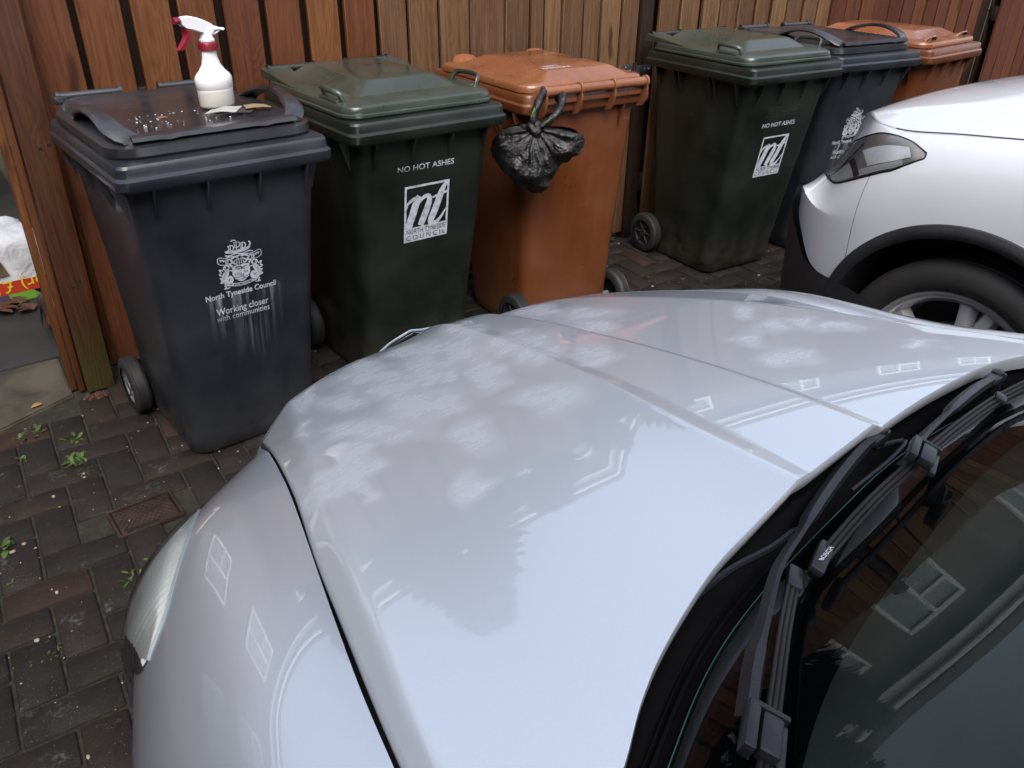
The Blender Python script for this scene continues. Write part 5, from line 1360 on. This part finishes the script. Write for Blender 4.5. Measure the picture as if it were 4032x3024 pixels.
tag(done('fallen_leaf', bm, simple('tan_leaf', (.30, .17, .06), .6), ang=180, loc=(.055, 2.86, .006)), 'single tan leaf lying on the pale stone step', 'leaf')
def pebbles():
    cols = [leafmat('pebble', (.16, .11, .06), (.34, .30, .24), .6)]
    bm = bmesh.new()
    for k in range(420):
        x, y = random.uniform(-.5, 1.6), random.uniform(1.3, 2.85)
        if k > 300: x, y = random.uniform(1.8, 3.6), random.uniform(1.9, 3.0)
        if x < .25 and y > 2.76: continue
        r_ = random.choice((.0018, .0022, .003, .004)) if random.random() < .93 else .007
        g = bmesh.ops.create_icosphere(bm, subdivisions=1, radius=r_)['verts']; a = random.uniform(.5, 1.6)
        for v in g: v.co = Vector((v.co.x*a+x, v.co.y+y, v.co.z*.6+.001))
    tag(done('grit', bm, cols[0], ang=180), 'loose grit and tiny stones scattered over the paving', 'grit', kind='stuff')
pebbles()
bm = bmesh.new()
for k in range(40):
    a = random.uniform(0, 6.28); q = random.uniform(0, .05); lathe(bm, [(random.uniform(.004, .013), 0), (.003, .006), (.0001, .007)], 6, c=(.25+q*math.cos(a), 2.835+q*math.sin(a)*.6, -.002))
tag(done('wood_chips', bm, M['dead'], ang=30), 'heap of rotted wood crumbs at the foot of the mossy post', 'debris', kind='stuff')

# ================================================================== house and trees over the fence (seen only in reflections)
def house():
    t = tag(empty('brick_house', (0, 8.6, 0)), 'long brick house with white windows beyond the fence', 'house')
    n = N('house_brick'); b = n.node('ShaderNodeTexBrick'); b.inputs['Scale'].default_value = 1; b.inputs['Brick Width'].default_value = .225; b.inputs['Row Height'].default_value = .075; b.inputs['Mortar Size'].default_value = .006
    b.inputs['Color1'].default_value = (.165, .135, .125, 1); b.inputs['Color2'].default_value = (.13, .105, .097, 1); b.inputs['Mortar'].default_value = (.15, .13, .11, 1)
    mp = n.node('ShaderNodeMapping'); mp.inputs['Rotation'].default_value = (R(90), 0, 0); n.t.links.new(n.co.outputs['Object'], mp.inputs[0]); n.t.links.new(mp.outputs[0], b.inputs[0]); n.set(Base_Color=b.outputs[0], Roughness=.85)
    x0, x1, H_ = -7, 34, 5.0
    wx = [(-4.2, 1.5), (-1.2, 1.1), (2.2, 1.5), (5.4, 1.1), (8.0, 1.7), (11.6, 1.2), (15.5, 1.9), (19.5, 1.9), (23, 1.4), (27, 1.9)]
    bm = bmesh.new(); box(bm, ((x0+x1)/2, 3.0, H_/2), (x1-x0, 6, H_)); done('wall', bm, n.m, t, smooth=False)
    bm = bmesh.new(); prism(bm, [(-.35, H_+.02), (6.35, H_+.02), (3, H_+1.9)], x0-.2, x1+.2, lambda a, h, x: (x, a, h)); done('roof', bm, simple('roof_tile', (.05, .03, .025), .8), t, smooth=False)
    bm = bmesh.new(); box(bm, ((x0+x1)/2, -.30, H_-.06), (x1-x0, .10, .09), .02); box(bm, ((x0+x1)/2, -.22, H_-.2), (x1-x0, .03, .18)); done('gutter', bm, simple('white_fascia', (.72, .72, .72), .4), t)
    wp = simple('upvc', (.72, .73, .74), .35, var=.03)
    for zc, hh in ((3.75, 1.15), (1.35, 1.3)):
        for x, wd in wx:
            bm = bmesh.new(); F_ = .085
            for a, b_, c, d in ((-wd/2, wd/2, hh/2-F_, hh/2), (-wd/2, wd/2, -hh/2, -hh/2+F_), (-wd/2, -wd/2+F_, -hh/2, hh/2), (wd/2-F_, wd/2, -hh/2, hh/2), (-F_/2, F_/2, -hh/2, hh/2), (0, wd/2, .12, .12+F_*.8)):
                box(bm, (x+(a+b_)/2, -.03, zc+(c+d)/2), (b_-a, .07+random.random()*.004, d-c), .008)
            f = done('window', bm, wp, t)
            bm = bmesh.new(); box(bm, (x, -.008, zc), (wd-.1, .012, hh-.1)); done('pane', bm, simple('sky_pale_pane', (.26, .29, .31), .12) if 'sky_pale_pane' not in bpy.data.materials else bpy.data.materials['sky_pale_pane'], f)  # pale pane colour stands in for reflected sky
house()
def rear_sky_blocker():  # unseen house, added to block low sky and darken upright faces
    t = tag(empty('brick_house', (0, -6.2, 0)), 'unseen brick house added behind the viewpoint to block low sky', 'house')
    bm = bmesh.new(); box(bm, (6, -3.0, 2.6), (26, 6, 5.2)); done('wall', bm, bpy.data.materials['house_brick'], t, smooth=False)
    bm = bmesh.new(); prism(bm, [(-6.3, 5.22), (.35, 5.22), (-3, 7.8)], -7.2, 19.2, lambda a, h, x: (x, a, h)); done('roof', bm, bpy.data.materials['roof_tile'], t, smooth=False)
    for x in (-4, .5, 4, 8, 12):
        bm = bmesh.new()
        for zc in (1.4, 3.9):
            for a, c, s in ((x-.7, 0, (.08, .07, 1.2)), (x+.7, 0, (.08, .07, 1.2)), (x, 0, (.07, .07, 1.04))): box(bm, (a, .03, zc), s, .006)
            for c in (.56, -.56): box(bm, (x, .03, zc+c), (1.32, .066, .08), .006)
        f = done('window', bm, bpy.data.materials['upvc'], t)
        bm = bmesh.new()
        for zc in (1.4, 3.9): box(bm, (x, .012, zc), (1.4, .014, 1.1))
        done('pane', bm, M['gloss_black'], f)
rear_sky_blocker()
def side_light_blocker():  # unseen house, added so less sky light comes from the left
    t = tag(empty('brick_house', (-4.6, 0, 0)), 'unseen brick house added on the left to block side light', 'house')
    n = bpy.data.materials['house_brick'].copy(); n.node_tree.nodes['Mapping'].inputs['Rotation'].default_value = (R(90), 0, R(90))
    bm = bmesh.new(); box(bm, (-3, 0, 2.7), (6, 14, 5.4)); done('wall', bm, n, t, smooth=False)
    bm = bmesh.new(); prism(bm, [(-6.3, 5.42), (.35, 5.42), (-3, 8)], -7.2, 7.2, lambda a, h, y: (a, y, h)); done('roof', bm, bpy.data.materials['roof_tile'], t, smooth=False)
side_light_blocker()
def hedge():  # unseen hedge, added to darken the wing reflection and cut side light
    t = tag(empty('hedge', (-2.6, -.6, 0)), 'unseen dark hedge added left of the drive to cut side light', 'hedge')
    bm = bmesh.new(); box(bm, (-.35, 0, .85), (.5, 6.4, 1.7)); done('hedge_core', bm, M['hedge'], t, smooth=False)
    bm = bmesh.new()
    for k in range(6000):
        u = random.random(); y = random.uniform(-3.3, 3.3); z = random.uniform(.05, 1.85); x = random.gauss(0, .07)
        if u < .3: z = 1.78+random.gauss(0, .06); x = random.uniform(-.6, .05)
        blade(bm, (x, y, z), (random.uniform(-.2, 1), random.uniform(-1, 1), random.uniform(-.3, .8)), (.3, 0, 1), .07, .035)
    done('foliage', bm, M['hedge'], t, ang=180)
hedge()
def conifer(x, y, h, r_, lean=0):
    t = tag(empty('conifer', (x, y, 0)), 'tall dark conifer between the fence and the house', 'tree', 'trees beyond the fence')
    bm = bmesh.new()
    for k in range(5200):
        q = random.random()**.75; z = h*(1-q*.93); rad = r_*q**.85*(1+.25*noise.noise(Vector((z*3, k*.001, x))))
        a = random.uniform(0, 6.28); rr_ = rad*random.uniform(.55, 1.05); p = Vector((rr_*math.cos(a), rr_*math.sin(a), z))
        blade(bm, p, (math.cos(a), math.sin(a), random.uniform(-.1, .6)), (0, 0, 1), random.uniform(.15, .34), .09, .1)
    done('crown', bm, M['hedge'], t, ang=180)
    bm = bmesh.new(); tube(bm, [(0, 0, 0), (0, 0, h*.5), (0, 0, h*.95)], [.13, .08, .02], 8); done('trunk', bm, M['wood_shade_dark'], t)
conifer(2.2, 6.3, 5.4, 1.5); conifer(3.9, 6.9, 4.3, 1.3)
